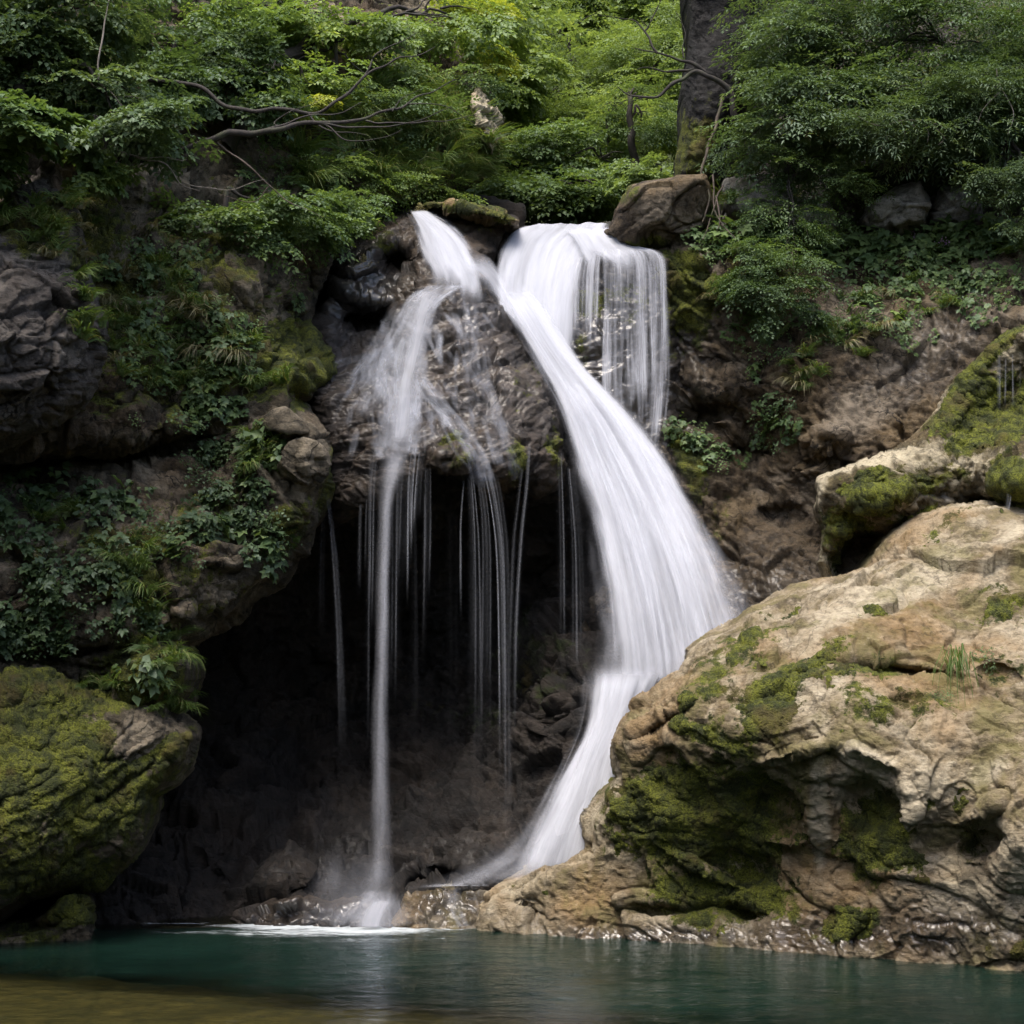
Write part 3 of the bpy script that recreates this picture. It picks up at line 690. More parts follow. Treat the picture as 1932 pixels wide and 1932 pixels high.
# left bank: belly of the overhang, ledges, crag, mossy boulders
rock("cliff_left_belly", [(-160, 830), (0, 850), (150, 812), (280, 800), (400, 795), (470, 758), (512, 738), (556, 745), (598, 790), (626, 852), (622, 905), (598, 962), (560, 1045), (528, 1092), (478, 1132), (420, 1185), (352, 1212), (340, 1330), (200, 1350), (-160, 1340)],
     [(520, 760, 30.8), (600, 860, 30.3), (560, 1000, 30.5), (430, 1150, 30.0), (300, 900, 30.4), (100, 870, 30.6), (250, 830, 31.2), (150, 1000, 28.9), (300, 1050, 29.4), (50, 1100, 28.3), (250, 1180, 28.9), (0, 1200, 28.1), (-100, 1000, 28), (-100, 850, 29.8), (470, 820, 30.8), (400, 950, 30.2), (100, 1310, 29.4), (300, 1300, 29.7)],
     M_LEFT, kind="structure", step=3, rim=70, rim_d=1.8, big=0.28, strata=0.12, block=0.13, block_f=0.8, fine=0.045, seed=16,
     shape=[(540, 780, 45, 60, -0.25, 0), (590, 870, 40, 40, -0.25, 0), (120, 1230, 140, 16, 0.35, -6), (250, 860, 240, 36, 0.5, -4), (420, 1180, 60, 40, 0.2, 0), (330, 1170, 60, 25, -.25, -20)],
     moss=[(614, 900, 14, 70, 1.0, 12), (560, 760, 50, 14, .7), (540, 990, 70, 40, .5, -40), (250, 1060, 240, 110, .45), (150, 1290, 180, 50, .75), (400, 950, 160, 80, .35), (270, 1220, 60, 60, .6)],
     tint=[(585, 865, 30, 40, .75), (535, 810, 26, 45, .45), (430, 870, 30, 40, .3), (100, 1270, 120, 14, .45)])
rock("mossy_boulder", [(205, 1320), (212, 1270), (250, 1222), (300, 1205), (340, 1215), (350, 1255), (335, 1310), (300, 1345), (230, 1350)],
     [(270, 1260, 28.6), (320, 1270, 28.8), (250, 1320, 28.7)], M_LEFT, "rounded grassy boulder perched above the large mossy boulder", "boulder", step=2.4, rim=40, rim_d=0.9, big=0.1, block=0.06, seed=17,
     moss=[(280, 1270, 80, 80, .9)], moss_part=True)
rock("cliff_left_crag", [(-160, 360), (-20, 395), (50, 340), (98, 285), (108, 345), (140, 410), (178, 530), (206, 600), (186, 680), (172, 752), (130, 796), (60, 828), (0, 858), (-160, 885)],
     [(0, 500, 27.4), (100, 450, 27.9), (150, 600, 27.9), (60, 650, 27.1), (0, 800, 27.4), (120, 760, 28.0), (-100, 600, 26.4), (-100, 850, 27.2), (90, 330, 28.4)],
     M_GREY, kind="structure", step=2.8, rim=46, rim_d=1.2, big=0.16, strata=0.03, block=0.10, block_f=1.5, fine=0.02, bed=(0.2, 0.1), seed=18,
     moss=[(60, 440, 90, 50, .6), (150, 500, 30, 60, .6), (0, 400, 60, 40, .7)], tint=[(85, 310, 30, 40, .6), (120, 700, 60, 60, .2)])
rock("mossy_boulder", [(-160, 1250), (0, 1262), (95, 1252), (150, 1292), (230, 1312), (300, 1322), (350, 1352), (372, 1388), (356, 1442), (292, 1502), (286, 1562), (242, 1624), (190, 1672), (120, 1694), (60, 1702), (0, 1732), (-160, 1745)],
     [(-100, 1300, 27.6), (100, 1300, 28.2), (300, 1340, 28.6), (350, 1400, 28.7), (250, 1480, 28.2), (120, 1450, 27.5), (0, 1600, 27.0), (200, 1600, 28.1), (100, 1680, 28), (-100, 1700, 27.2)],
     M_LEFT, "large mossy boulder leaning over the pool below the left cliff, one bare pale patch", "boulder", step=2.4, rim=46, rim_d=1.5, thick=2, big=0.18, strata=0.07, block=0.06, block_f=1.0, fine=0.03, bed=(0.55, 0.2), seed=19,
     shape=[(200, 1500, 140, 12, 0.22, -32), (80, 1640, 150, 12, 0.25, -25), (240, 1430, 90, 10, -0.1, -35)],
     moss=[(150, 1310, 280, 50, .8), (120, 1480, 260, 190, .72), (80, 1640, 190, 60, .95), (270, 1440, 110, 22, 1.0, -35), (60, 1380, 120, 60, .75)],
     tint=[(262, 1395, 48, 55, 1.0)], moss_part=True)
rock("mossy_boulder", [(-160, 1735), (-20, 1745), (60, 1740), (95, 1718), (128, 1692), (162, 1698), (176, 1728), (178, 1790), (170, 1880), (-160, 1890)],
     [(0, 1770, 27.9), (140, 1730, 28.3), (100, 1780, 28.2), (-100, 1780, 27.6), (0, 1880, 27.8), (140, 1880, 28.2)], M_LEFT, "small mossy boulder at the water's edge under the large mossy one", "boulder", step=2.2, rim=24, rim_d=0.8, thick=1.2, big=0.10, block=0.05, seed=20,
     moss=[(130, 1720, 60, 32, 1.0), (40, 1760, 100, 30, .5)], shape=[(60, 1745, 90, 14, 0.3, -10)], moss_part=True)

# right bank: ledge boulder with the drip, then the great boulder
rock("mossy_boulder", [(2100, 470), (1990, 560), (1932, 612), (1862, 660), (1792, 730), (1757, 792), (1722, 834), (1662, 862), (1592, 882), (1546, 904), (1540, 950), (1550, 1000), (1542, 1060), (1556, 1100), (1650, 1200), (2100, 1200)],
     [(1900, 640, 32.2), (1800, 740, 32.2), (1700, 850, 31.6), (1570, 910, 31.4), (1560, 980, 31.5), (1560, 1080, 31.8), (1850, 760, 32.3), (1920, 780, 32.3), (1700, 920, 31.0), (1800, 880, 31.2), (1760, 990, 31.6), (1640, 1060, 32.4), (1850, 960, 31.7), (1920, 900, 30.6), (2050, 600, 31.5), (2050, 900, 30.4)],
     M_LEDGE, "mossy overhanging ledge boulder with thin drips, behind the great tan boulder", "boulder", step=2.6, rim=26, rim_d=1.0, big=0.12, strata=0.08, block=0.07, fine=0.04, bed=(-0.5, 0.2), seed=21,
     shape=[(1870, 780, 110, 50, 0.22, -38), (1635, 1050, 75, 58, 1.3, -20), (1850, 965, 70, 24, 0.9, 0), (1905, 905, 40, 36, -0.4, 0), (1650, 940, 90, 25, -0.2, -12), (1600, 1000, 40, 20, -.1, 0)],
     moss=[(1850, 690, 140, 16, 1.0, -42), (1860, 775, 130, 80, 1.0), (1690, 920, 160, 45, .75, -12), (1600, 1010, 70, 90, .7), (1905, 905, 60, 50, 1.0), (1760, 980, 90, 40, .6), (1850, 830, 90, 30, .9), (1600, 930, 60, 30, .5)],
     tint=[(1640, 878, 120, 13, 1.0, -16), (1553, 920, 13, 36, .9), (1775, 760, 60, 7, .7, -50)], wet=[(1780, 950, 90, 60, .7), (1860, 780, 80, 60, .5)], moss_part=True)
rock("great_boulder", [(880, 1700), (905, 1668), (985, 1642), (1100, 1598), (1106, 1545), (1130, 1502), (1158, 1465), (1152, 1402), (1170, 1362), (1215, 1312), (1280, 1266), (1292, 1222), (1330, 1196), (1398, 1166), (1418, 1150), (1490, 1116), (1590, 1090), (1640, 1060),
     (1690, 1010), (1742, 976), (1850, 952), (1945, 962), (2130, 955), (2130, 1960), (1932, 1930), (1500, 1880), (1230, 1850), (1000, 1840), (870, 1830), (880, 1750)],
     [(920, 1680, 29.8), (900, 1745, 29.6), (1000, 1700, 29.3), (1000, 1755, 29.2), (1100, 1640, 29.0), (1230, 1775, 28.3), (1500, 1795, 27.1), (1800, 1812, 26.1), (1932, 1830, 25.5), (2050, 1850, 25.2),
      (1000, 1840, 28.9), (1230, 1850, 28.0), (1500, 1880, 26.9), (1932, 1930, 25.2),
      (1150, 1450, 28.9), (1200, 1400, 28.3), (1220, 1330, 28.4), (1300, 1240, 28.7), (1420, 1170, 29), (1500, 1130, 29.2), (1640, 1080, 29.4), (1850, 970, 30), (2050, 980, 29.5),
      (1300, 1330, 27.5), (1400, 1300, 27.3), (1500, 1240, 27.7), (1650, 1180, 28), (1850, 1090, 28.6), (1500, 1400, 26.6), (1400, 1400, 26.8), (1640, 1400, 26.2), (1300, 1400, 27.5), (1750, 1300, 26.9), (1900, 1250, 27),
      (1200, 1550, 28.3), (1300, 1550, 27.8), (1400, 1560, 27.6), (1500, 1560, 27.2), (1640, 1560, 26.9), (1300, 1680, 28.2), (1420, 1690, 27.9), (1560, 1680, 27.0), (1700, 1560, 26.1), (1740, 1690, 26.0), (1700, 1480, 25.9), (1850, 1480, 25.7), (1800, 1600, 26.0), (1920, 1600, 25.0), (1650, 1740, 26.5), (2050, 1500, 25)],
     M_TAN, "great tan limestone boulder with mossy hollows beside the pool", "boulder", step=2.3, rim=46, rim_d=1.6, thick=3, big=0.25, strata=0.05, block=0.07, block_f=0.55, fine=0.028, bed=(-0.45, 0.3), seed=22,
     shape=[(1290, 1470, 120, 70, 0.28, 30), (1430, 1500, 90, 50, 0.28, 15), (1650, 1515, 80, 56, 0.5, 25), (1380, 1720, 90, 26, 0.4, 8), (1500, 1420, 90, 16, -0.25, -15), (1650, 1430, 60, 18, -0.3, 25), (1720, 1530, 22, 70, -0.15, -15),
            (1680, 1268, 150, 20, 0.40, 6), (1250, 1370, 70, 14, 0.35, -30), (1400, 1640, 90, 40, 0.35, 15), (1480, 1590, 60, 20, -0.25, 5), (1330, 1640, 120, 16, -.2, 25), (1850, 1530, 70, 20, -0.25, -30), (1860, 1590, 60, 26, 0.4, -20), (1548, 1510, 40, 120, -0.12, 0),
            (1250, 1720, 120, 20, 0.2, 5), (1880, 1280, 50, 40, .3, 0), (1000, 1720, 60, 14, .25, 20)],
     moss=[(1320, 1540, 190, 130, .95), (1660, 1570, 95, 110, .92, 0), (1360, 1690, 160, 70, .9), (1450, 1330, 110, 70, .70, -25), (1400, 1240, 150, 55, .62, -30), (1560, 1400, 60, 40, .5), (1520, 1260, 110, 50, .62, -20), (1700, 1340, 120, 50, .5), (1330, 1300, 80, 40, .6, -30), (1340, 1390, 110, 22, .7, 25), (1620, 1270, 130, 30, .6), (1640, 1330, 140, 45, .45),
           (1900, 1130, 80, 50, .55), (1600, 1740, 80, 34, .95, -15), (1700, 1650, 60, 60, .5), (1830, 1600, 40, 60, .5), (1905, 1790, 50, 30, .7), (1880, 1240, 70, 60, .5), (1760, 1010, 120, 20, .4, -25)],
     tint=[(1680, 1120, 260, 45, .8, -28), (1640, 1430, 70, 30, 1.0, 20), (1720, 1530, 24, 100, .7, -14), (1545, 1530, 20, 140, 1.0), (1545, 1370, 40, 50, .6), (1800, 1700, 120, 70, .7), (1860, 1460, 60, 30, .8, -25), (1920, 1680, 24, 120, 1.0, 12), (1800, 1050, 160, 50, .5, -20), (1250, 1330, 90, 30, .4, -30)],
     wet=[(1560, 1765, 240, 45, 1), (1780, 1755, 200, 60, .95), (1250, 1768, 300, 24, 1), (1760, 1590, 30, 80, .5), (1000, 1740, 120, 30, .4), (1545, 1560, 16, 120, .4)], moss_part=True)

# ------------------------------------------------------------------ falling water
def fall_material(name, col=(0.48, 0.50, 0.56), lo=0.30, hi=0.72, amin=0.0, amax=1.0, ks=3.0, kf=13.0, stretch=0.10, fhi=0.85):
    m = N(name)
    fl = m.attr("flow", "Vector"); fade = m.attr("fade")
    n1 = m.noise(m.mapping(fl, (ks, stretch * 2.0, 1)), 1.0, 4, 0.6, 0.25)
    n2 = m.noise(m.mapping(fl, (kf, stretch * 3.0, 1), loc=(3.1, 7.7, 0)), 1.0, 5, 0.7, 0.1)
    n = m.math('ADD', m.math('MULTIPLY', n1, 0.55), m.math('MULTIPLY', n2, 0.45))
    # thin water shows more of its streaks, dense water closes up
    th = m.math('SUBTRACT', 1.0, fade)
    a = m.mr(m.math('SUBTRACT', n, m.math('MULTIPLY', th, 0.22)), lo, hi, amin, amax)
    a = m.math('MULTIPLY', a, m.mr(fade, 0.0, fhi), True)
    nv = m.n("ShaderNodeVectorMath", operation='MULTIPLY_ADD'); m.set(nv.inputs[0], m.n("ShaderNodeNewGeometry").outputs["Normal"]); nv.inputs[1].default_value = (.75, .75, .75); nv.inputs[2].default_value = (0, 0, 0.75)
    nn = m.n("ShaderNodeVectorMath", operation='NORMALIZE'); m.set(nn.inputs[0], nv.outputs[0])
    d1 = m.n("ShaderNodeBsdfDiffuse"); d1.inputs[0].default_value = (*col, 1); m.set(d1.inputs["Normal"], nn.outputs[0])
    t1 = m.n("ShaderNodeBsdfTranslucent"); t1.inputs[0].default_value = (*col, 1)
    x = m.n("ShaderNodeMixShader"); x.inputs[0].default_value = 0.25; m.set(x.inputs[1], d1.outputs[0]); m.set(x.inputs[2], t1.outputs[0])
    tr = m.n("ShaderNodeBsdfTransparent")
    y = m.n("ShaderNodeMixShader"); m.set(y.inputs[0], a); m.set(y.inputs[1], tr.outputs[0]); m.set(y.inputs[2], x.outputs[0])
    return m.done(y.outputs[0])
W_BODY = fall_material("white_water_body", lo=0.20, hi=0.60, amin=0.32, ks=1.7, kf=5.5)
W_STREAK = fall_material("white_water_streaks", lo=0.38, hi=0.78, amax=0.52, ks=2.0, kf=7)
W_VEIL = fall_material("thin_water_veil", lo=0.38, hi=0.68, amin=0.02, amax=0.75, ks=4.0, kf=15)
W_THIN = fall_material("fine_water_threads", col=(0.46, 0.49, 0.55), lo=0.36, hi=0.80, amin=0.02, amax=0.42, ks=14, kf=45, stretch=0.05, fhi=1.25)
W_FILM = fall_material("running_water_film", col=(0.44, 0.465, 0.53), lo=0.30, hi=0.70, amax=0.66, ks=2.6, kf=9, stretch=0.5)

def smooth_depth(rk, r=3):
    import warnings; warnings.simplefilter("ignore")
    z = rk["zb"].copy(); z[z > 90] = np.nan
    for k in range(r + 3):
        st = np.stack([np.roll(np.roll(z, a, 0), b, 1) for a in (-1, 0, 1) for b in (-1, 0, 1)])
        z = np.nanmin(st, 0) if k < 2 else np.nanmean(st, 0)
    return z

def sample(z, x, y):
    i = np.clip(((x - ZX0) / ZS).astype(int), 0, ZW - 1); j = np.clip(((y - ZX0) / ZS).astype(int), 0, ZW - 1)
    return z[j, i]

def sheet(left, right, na=90, nc=26, bulge=0.0, rough=0.05, e0=0.15, e1=0.15, t0=0.04, t1=0.06, dens=1.0, off=0.0, conform=None, lift=0.05, seed=0, endj=0.0, jit=0.45, d1=None):
    Lp = catmull(left, na); Rp = catmull(right, na); s = np.linspace(0, 1, nc)
    G = Lp[:, None] * (1 - s)[None, :, None] + Rp[:, None] * s[None, :, None]       # sheet px + depth
    G[..., 2] -= bulge * np.sin(np.pi * s)[None] + off
    if conform is not None:
        D = sample(conform, G[..., 0], G[..., 1]); D = np.where(np.isnan(D), G[..., 2], D)
        for _ in range(3):
            D = (np.roll(D, 1, 0) + D + np.roll(D, -1, 0)) / 3 if False else np.vstack([D[:1], (D[:-2] + D[1:-1] + D[2:]) / 3, D[-1:]])
        G[..., 2] = D - lift - off
    G[:3, :, 1] += np.array([1, .6, .3])[:, None] * 7 * fbm(np.stack([s * 6 + seed, 0 * s, 0 * s], -1), 3)[None]
    V = P(G[..., 0], G[..., 1], G[..., 2])
    wid = np.linalg.norm(V[:, -1] - V[:, 0], axis=1).mean()
    ln = np.concatenate([[0], np.cumsum(np.linalg.norm(np.diff(V[:, nc // 2], axis=0), axis=1))])
    fx = np.broadcast_to(s * wid, (na, nc)); fy = np.broadcast_to(ln[:, None], (na, nc))
    uv = np.stack([fx.ravel() + seed * 7.3, fy.ravel() + seed * 3.1], -1)
    n1 = fbm(np.stack([uv[:, 0] * 3.2, uv[:, 1] * 0.6, 0 * uv[:, 0] + seed], -1), 3)
    n2 = fbm(np.stack([uv[:, 0] * 1.6, uv[:, 1] * 0.8, 0 * uv[:, 0] + seed + 9], -1), 2)
    Vf = V.reshape(-1, 3).copy()
    Vf[:, 1] -= rough * (1.4 * n1 + 1.2 * n2)
    sj = np.broadcast_to(s, (na, nc)).ravel() + jit * min(e0 + e1, .4) * n1
    tj = np.broadcast_to(np.linspace(0, 1, na)[:, None], (na, nc)).ravel()
    te = tj + endj * n1
    f = np.ones(na * nc)
    if e0: f *= sstep(0, e0, sj)
    if e1: f *= sstep(0, e1, 1 - sj)
    if t0: f *= sstep(0, t0, tj)
    if t1: f *= sstep(0, t1, 1 - te)
    edge = np.minimum(np.broadcast_to(s, (na, nc)).ravel(), 1 - np.broadcast_to(s, (na, nc)).ravel())
    if d1 is not None: f = f * lerp(1.0, d1, sstep(.35, 1, tj))
    f = f * dens * sstep(0, 0.02, edge + 1e-6)
    ii = np.arange(na * nc).reshape(na, nc)
    Q = np.stack([ii[:-1, :-1], ii[1:, :-1], ii[1:, 1:], ii[:-1, 1:]], -1).reshape(-1, 4)
    return Vf, Q, f, uv

def water_part(name, root, mat, left, right, **kw):
    V, Q, f, uv = sheet(left, right, **kw)
    o = obj(name, mesh_from(name, V - np.array(root.location), Q, True, {"fade": f}, uv), mat, root)
    return o

def rootat(name, x, y, D, label, cat="waterfall", group=None):
    return empty(name, tuple(P(x, y, D)), label, cat, group)

# --- main jet
main = rootat("waterfall", 1280, 1290, 31.3, "broad white main jet sweeping from the lip down behind the great tan boulder")
UL = [(985, 424, 36.6), (956, 438, 35.9), (936, 480, 35.2), (928, 530, 34.7), (930, 575, 34.4)]
UR = [(1160, 420, 36.6), (1150, 440, 36.0), (1112, 500, 35.1), (1092, 600, 34.75), (1088, 720, 34.5)]
water_part("water_sheet", main, W_BODY, UL, UR, na=90, nc=70, bulge=0.10, rough=0.035, e0=0.14, e1=0.16, t0=0.0, t1=0.10, jit=.3, seed=1)
water_part("water_sheet", main, W_STREAK, [(a - 6, b, c) for a, b, c in UL], [(a + 10, b, c) for a, b, c in UR], na=90, nc=70, bulge=0.2, rough=0.05, e0=0.2, e1=0.25, t0=0.03, t1=0.15, off=.08, seed=4)
ML = [(880, 528, 34.5), (925, 560, 34.2), (968, 622, 33.9), (1006, 690, 33.6), (1040, 765, 33.25), (1062, 860, 32.8), (1086, 960, 32.4), (1103, 1070, 32.0), (1112, 1180, 31.7), (1108, 1310, 31.4)]
MR = [(985, 520, 34.7), (1030, 575, 34.55), (1072, 640, 34.4), (1112, 692, 34.2), (1162, 742, 33.9), (1230, 810, 33.45), (1298, 900, 32.9), (1356, 998, 32.4), (1404, 1095, 31.9), (1485, 1310, 31.2)]
water_part("water_sheet", main, W_BODY, ML, MR, na=150, nc=80, bulge=0.25, rough=0.035, e0=0.22, e1=0.22, t0=0.10, t1=0.05, jit=.3, d1=.62, seed=5)
water_part("water_sheet", main, W_STREAK, [(a - 12, b, c) for a, b, c in ML], [(a + 12, b, c) for a, b, c in MR], na=150, nc=80, bulge=0.40, rough=0.05, e0=0.35, e1=0.32, t0=0.10, t1=0.08, off=0.10, d1=.9, seed=2)
water_part("water_sheet", main, W_VEIL, [(a - 34 - 0.03 * max(b - 700, 0), b, c) for a, b, c in ML[3:]], [(a + 26, b, c) for a, b, c in MR[3:]], na=120, nc=90, bulge=0.5, rough=0.06, e0=0.5, e1=0.4, t0=0.10, t1=0.06, off=0.16, jit=.3, seed=3)

# --- veil on the right of the main jet
veil = rootat("waterfall", 1215, 850, 34.2, "thin see-through water veil right of the main jet, over dark mossy rock")
water_part("water_sheet", veil, W_BODY, [(1050, 430, 36.0), (1062, 455, 35.3), (1070, 490, 34.95), (1078, 540, 34.75)], [(1158, 428, 35.9), (1205, 462, 35.0), (1250, 474, 34.5), (1262, 505, 34.3)], na=50, nc=70, rough=0.05, e0=.3, e1=.08, t0=.05, t1=.5, endj=.3, seed=5)
water_part("water_sheet", veil, W_VEIL, [(1095, 478, 35.0), (1082, 520, 34.8), (1080, 570, 34.7), (1080, 640, 34.65), (1080, 705, 34.6)], [(1142, 462, 34.9), (1138, 500, 34.7), (1136, 570, 34.6), (1134, 640, 34.55), (1132, 715, 34.5)], na=60, nc=36, e0=.05, e1=.2, t0=.05, t1=.6, dens=.95, endj=.3, seed=6)
water_part("water_sheet", veil, W_VEIL, [(1138, 462, 34.9), (1134, 500, 34.6), (1134, 570, 34.5), (1132, 660, 34.4), (1134, 760, 34.3), (1150, 860, 34.2)], [(1240, 468, 34.5), (1262, 490, 34.3), (1266, 560, 34.2), (1268, 660, 34.15), (1264, 760, 34.1), (1250, 880, 34.1)], na=100, nc=80, e0=.06, e1=.06, t0=.03, t1=.30, endj=.25, dens=.95, seed=7)
water_part("water_sheet", veil, W_STREAK, [(1132, 560, 34.4), (1130, 640, 34.3), (1134, 740, 34.2), (1160, 830, 34.1)], [(1170, 560, 34.4), (1176, 640, 34.3), (1182, 740, 34.2), (1190, 850, 34.1)], na=60, nc=30, e0=.3, e1=.4, t0=.2, t1=.3, seed=8)
water_part("water_sheet", veil, W_VEIL, [(1150, 462, 34.8), (1160, 500, 34.5), (1165, 600, 34.3), (1175, 720, 34.2), (1185, 840, 34.1)], [(1238, 470, 34.4), (1262, 500, 34.2), (1266, 600, 34.1), (1262, 720, 34), (1248, 830, 34)], na=90, nc=70, e0=.15, e1=.1, t0=.03, t1=.35, off=.1, dens=.8, endj=.3, seed=9)

# --- left stream from the notch
ls = rootat("waterfall", 860, 545, 34.5, "narrow white stream tumbling from the left notch onto the dark dome")
LL = [(764, 396, 36.0), (772, 412, 35.6), (786, 450, 35.2), (792, 490, 34.9), (800, 530, 34.55), (780, 565, 34.25)]
LR = [(800, 392, 36.0), (846, 412, 35.7), (885, 440, 35.3), (918, 478, 34.9), (940, 520, 34.5), (965, 585, 34.1)]
water_part("water_sheet", ls, W_BODY, LL, LR, na=70, nc=44, bulge=.15, rough=.07, e0=.3, e1=.35, t0=.06, t1=.38, endj=.35, off=.38, dens=.92, jit=.9, seed=10)
water_part("water_sheet", ls, W_STREAK, [(a - 6, b, c) for a, b, c in LL], [(a + 8, b, c) for a, b, c in LR], na=70, nc=44, bulge=.25, rough=.09, e0=.3, e1=.35, t0=.06, t1=.35, endj=.35, off=.48, jit=.9, seed=11)
water_part("water_sheet", ls, W_VEIL, [(784, 455, 35.0), (786, 490, 34.9), (788, 535, 34.8)], [(806, 455, 34.9), (810, 490, 34.8), (815, 540, 34.6)], na=30, nc=16, e0=.2, e1=.2, t0=.1, t1=.2, dens=.7, seed=12)
water_part("water_sheet", ls, W_BODY, [(820, 545, 34.3), (860, 528, 34.1), (905, 540, 34.0), (945, 590, 33.9), (985, 660, 33.7)], [(850, 480, 34.7), (905, 475, 34.6), (940, 500, 34.5), (970, 570, 34.3), (1010, 640, 34.1)], na=50, nc=30, rough=.06, e0=.5, e1=.4, t0=.35, t1=.3, off=.34, dens=.6, jit=.9, seed=13)

# --- cascade spreading over the dome
dome_z = smooth_depth(ROCKS["cliff_dome"], 3)
cas = rootat("waterfall", 760, 880, 32.3, "lacy thin cascade spreading over the dark wet dome")
def film(l, r, mat=W_FILM, **kw):
    kw.setdefault("conform", dome_z); kw.setdefault("rough", 0.02)
    return water_part("water_film", cas, mat, [(a, b, 33.0) for a, b in l], [(a, b, 33.0) for a, b in r], **kw)
film([(800, 535), (762, 560), (738, 610), (712, 670), (700, 740), (698, 800), (706, 850)], [(905, 535), (850, 570), (822, 620), (815, 690), (820, 760), (812, 820), (800, 872)], na=110, nc=50, e0=.25, e1=.25, t0=.03, t1=.05, lift=.08, dens=.97, seed=20)
film([(770, 540), (755, 590), (742, 650), (728, 720), (718, 790), (712, 850)], [(860, 540), (830, 590), (818, 650), (806, 720), (800, 790), (795, 860)], W_BODY, na=100, nc=40, e0=.5, e1=.5, t0=.06, t1=.12, lift=.13, dens=.52, seed=21)
film([(740, 555), (690, 640), (640, 705), (610, 760)], [(790, 570), (760, 640), (720, 705), (690, 770)], na=70, nc=36, e0=.3, e1=.3, t0=.2, t1=.3, dens=.75, lift=.06, seed=22)
film([(850, 570), (850, 620), (860, 680), (885, 730), (905, 760)], [(885, 570), (885, 620), (905, 680), (935, 730), (955, 765)], na=60, nc=20, e0=.4, e1=.4, t0=.15, t1=.3, dens=.55, lift=.06, seed=23)
film([(760, 700), (790, 750), (830, 800), (870, 860), (885, 920)], [(800, 690), (840, 745), (885, 800), (925, 860), (950, 930)], na=80, nc=36, e0=.25, e1=.25, t0=.15, t1=.02, dens=.85, lift=.07, seed=24)
film([(900, 690), (915, 740), (925, 800), (945, 870), (955, 920)], [(925, 690), (945, 740), (965, 800), (985, 860), (1000, 900)], na=70, nc=22, e0=.4, e1=.4, t0=.2, t1=.03, dens=.55, lift=.06, seed=25)
film([(705, 690), (690, 720), (660, 745), (640, 790)], [(760, 690), (740, 730), (720, 765), (700, 820)], na=50, nc=30, e0=.3, e1=.3, t0=.2, t1=.3, dens=.62, lift=.06, seed=26)
film([(600, 690), (640, 670), (700, 650), (745, 640)], [(610, 720), (650, 700), (705, 690), (750, 680)], na=40, nc=22, e0=.4, e1=.4, t0=.3, t1=.3, dens=.5, lift=.05, seed=27)
for k, (x0, y0, x1, y1, w) in enumerate([(735, 740, 800, 745, 14), (705, 655, 760, 648, 12), (718, 775, 800, 790, 14), (745, 598, 800, 590, 12), (760, 820, 850, 800, 16), (860, 560, 910, 575, 14), (700, 700, 760, 712, 12), (800, 770, 860, 790, 12)]):
    film([(x0, y0), (x0 + 4, y0 + w), (x0 + 2, y0 + 2.6 * w)], [(x1, y1), (x1 - 2, y1 + w), (x1, y1 + 2.6 * w)], W_STREAK, na=24, nc=40, e0=.25, e1=.25, t0=.15, t1=.6, dens=.8, lift=.10, seed=30 + k)

film([(840, 540), (850, 600), (850, 680), (840, 760), (850, 830), (870, 880)], [(920, 560), (930, 620), (960, 700), (985, 780), (1000, 850), (1010, 900)], W_FILM, na=90, nc=50, e0=.35, e1=.35, t0=.1, t1=.06, lift=.07, dens=.56, seed=28)
film([(700, 600), (680, 660), (668, 730), (672, 800), (690, 870)], [(770, 580), (760, 660), (750, 730), (752, 800), (760, 880)], W_FILM, na=90, nc=40, e0=.35, e1=.35, t0=.15, t1=.06, lift=.08, dens=.62, seed=29)
rl = np.random.default_rng(8)
for k, (x0, y0, x1, y1, w) in enumerate([(858, 590, 900, 700, 9), (905, 640, 935, 770, 8), (935, 760, 985, 880, 10), (880, 760, 935, 890, 12), (830, 790, 900, 900, 12), (950, 830, 995, 900, 8), (800, 600, 840, 700, 10), (815, 700, 870, 800, 12)]):
    film([(x0 - w, y0), (lerp(x0, x1, .35) - w, lerp(y0, y1, .5)), (x1 - w, y1)], [(x0 + w, y0), (lerp(x0, x1, .35) + w, lerp(y0, y1, .5)), (x1 + w, y1)], W_STREAK, na=44, nc=18, e0=.45, e1=.45, t0=.25, t1=.2, dens=.8, lift=.09, seed=400 + k)
for k in range(44):
    y0 = rl.uniform(560, 800); t = (y0 - 560) / 260
    cx = lerp(800, 760, t) + rl.normal() * lerp(40, 70, t); dx = rl.normal() * 26 + (cx - 780) * .15; ln = rl.uniform(45, 110); w = rl.uniform(7, 20)
    film([(cx - w, y0), (cx + dx * .4 - w * 1.1, y0 + ln * .4), (cx + dx - w, y0 + ln)], [(cx + w, y0 + rl.normal() * 4), (cx + dx * .4 + w * 1.2, y0 + ln * .4), (cx + dx + w, y0 + ln)], W_FILM, na=36, nc=18, e0=.45, e1=.45, t0=.3, t1=.4, dens=rl.uniform(.55, .8), lift=.09, seed=200 + k)
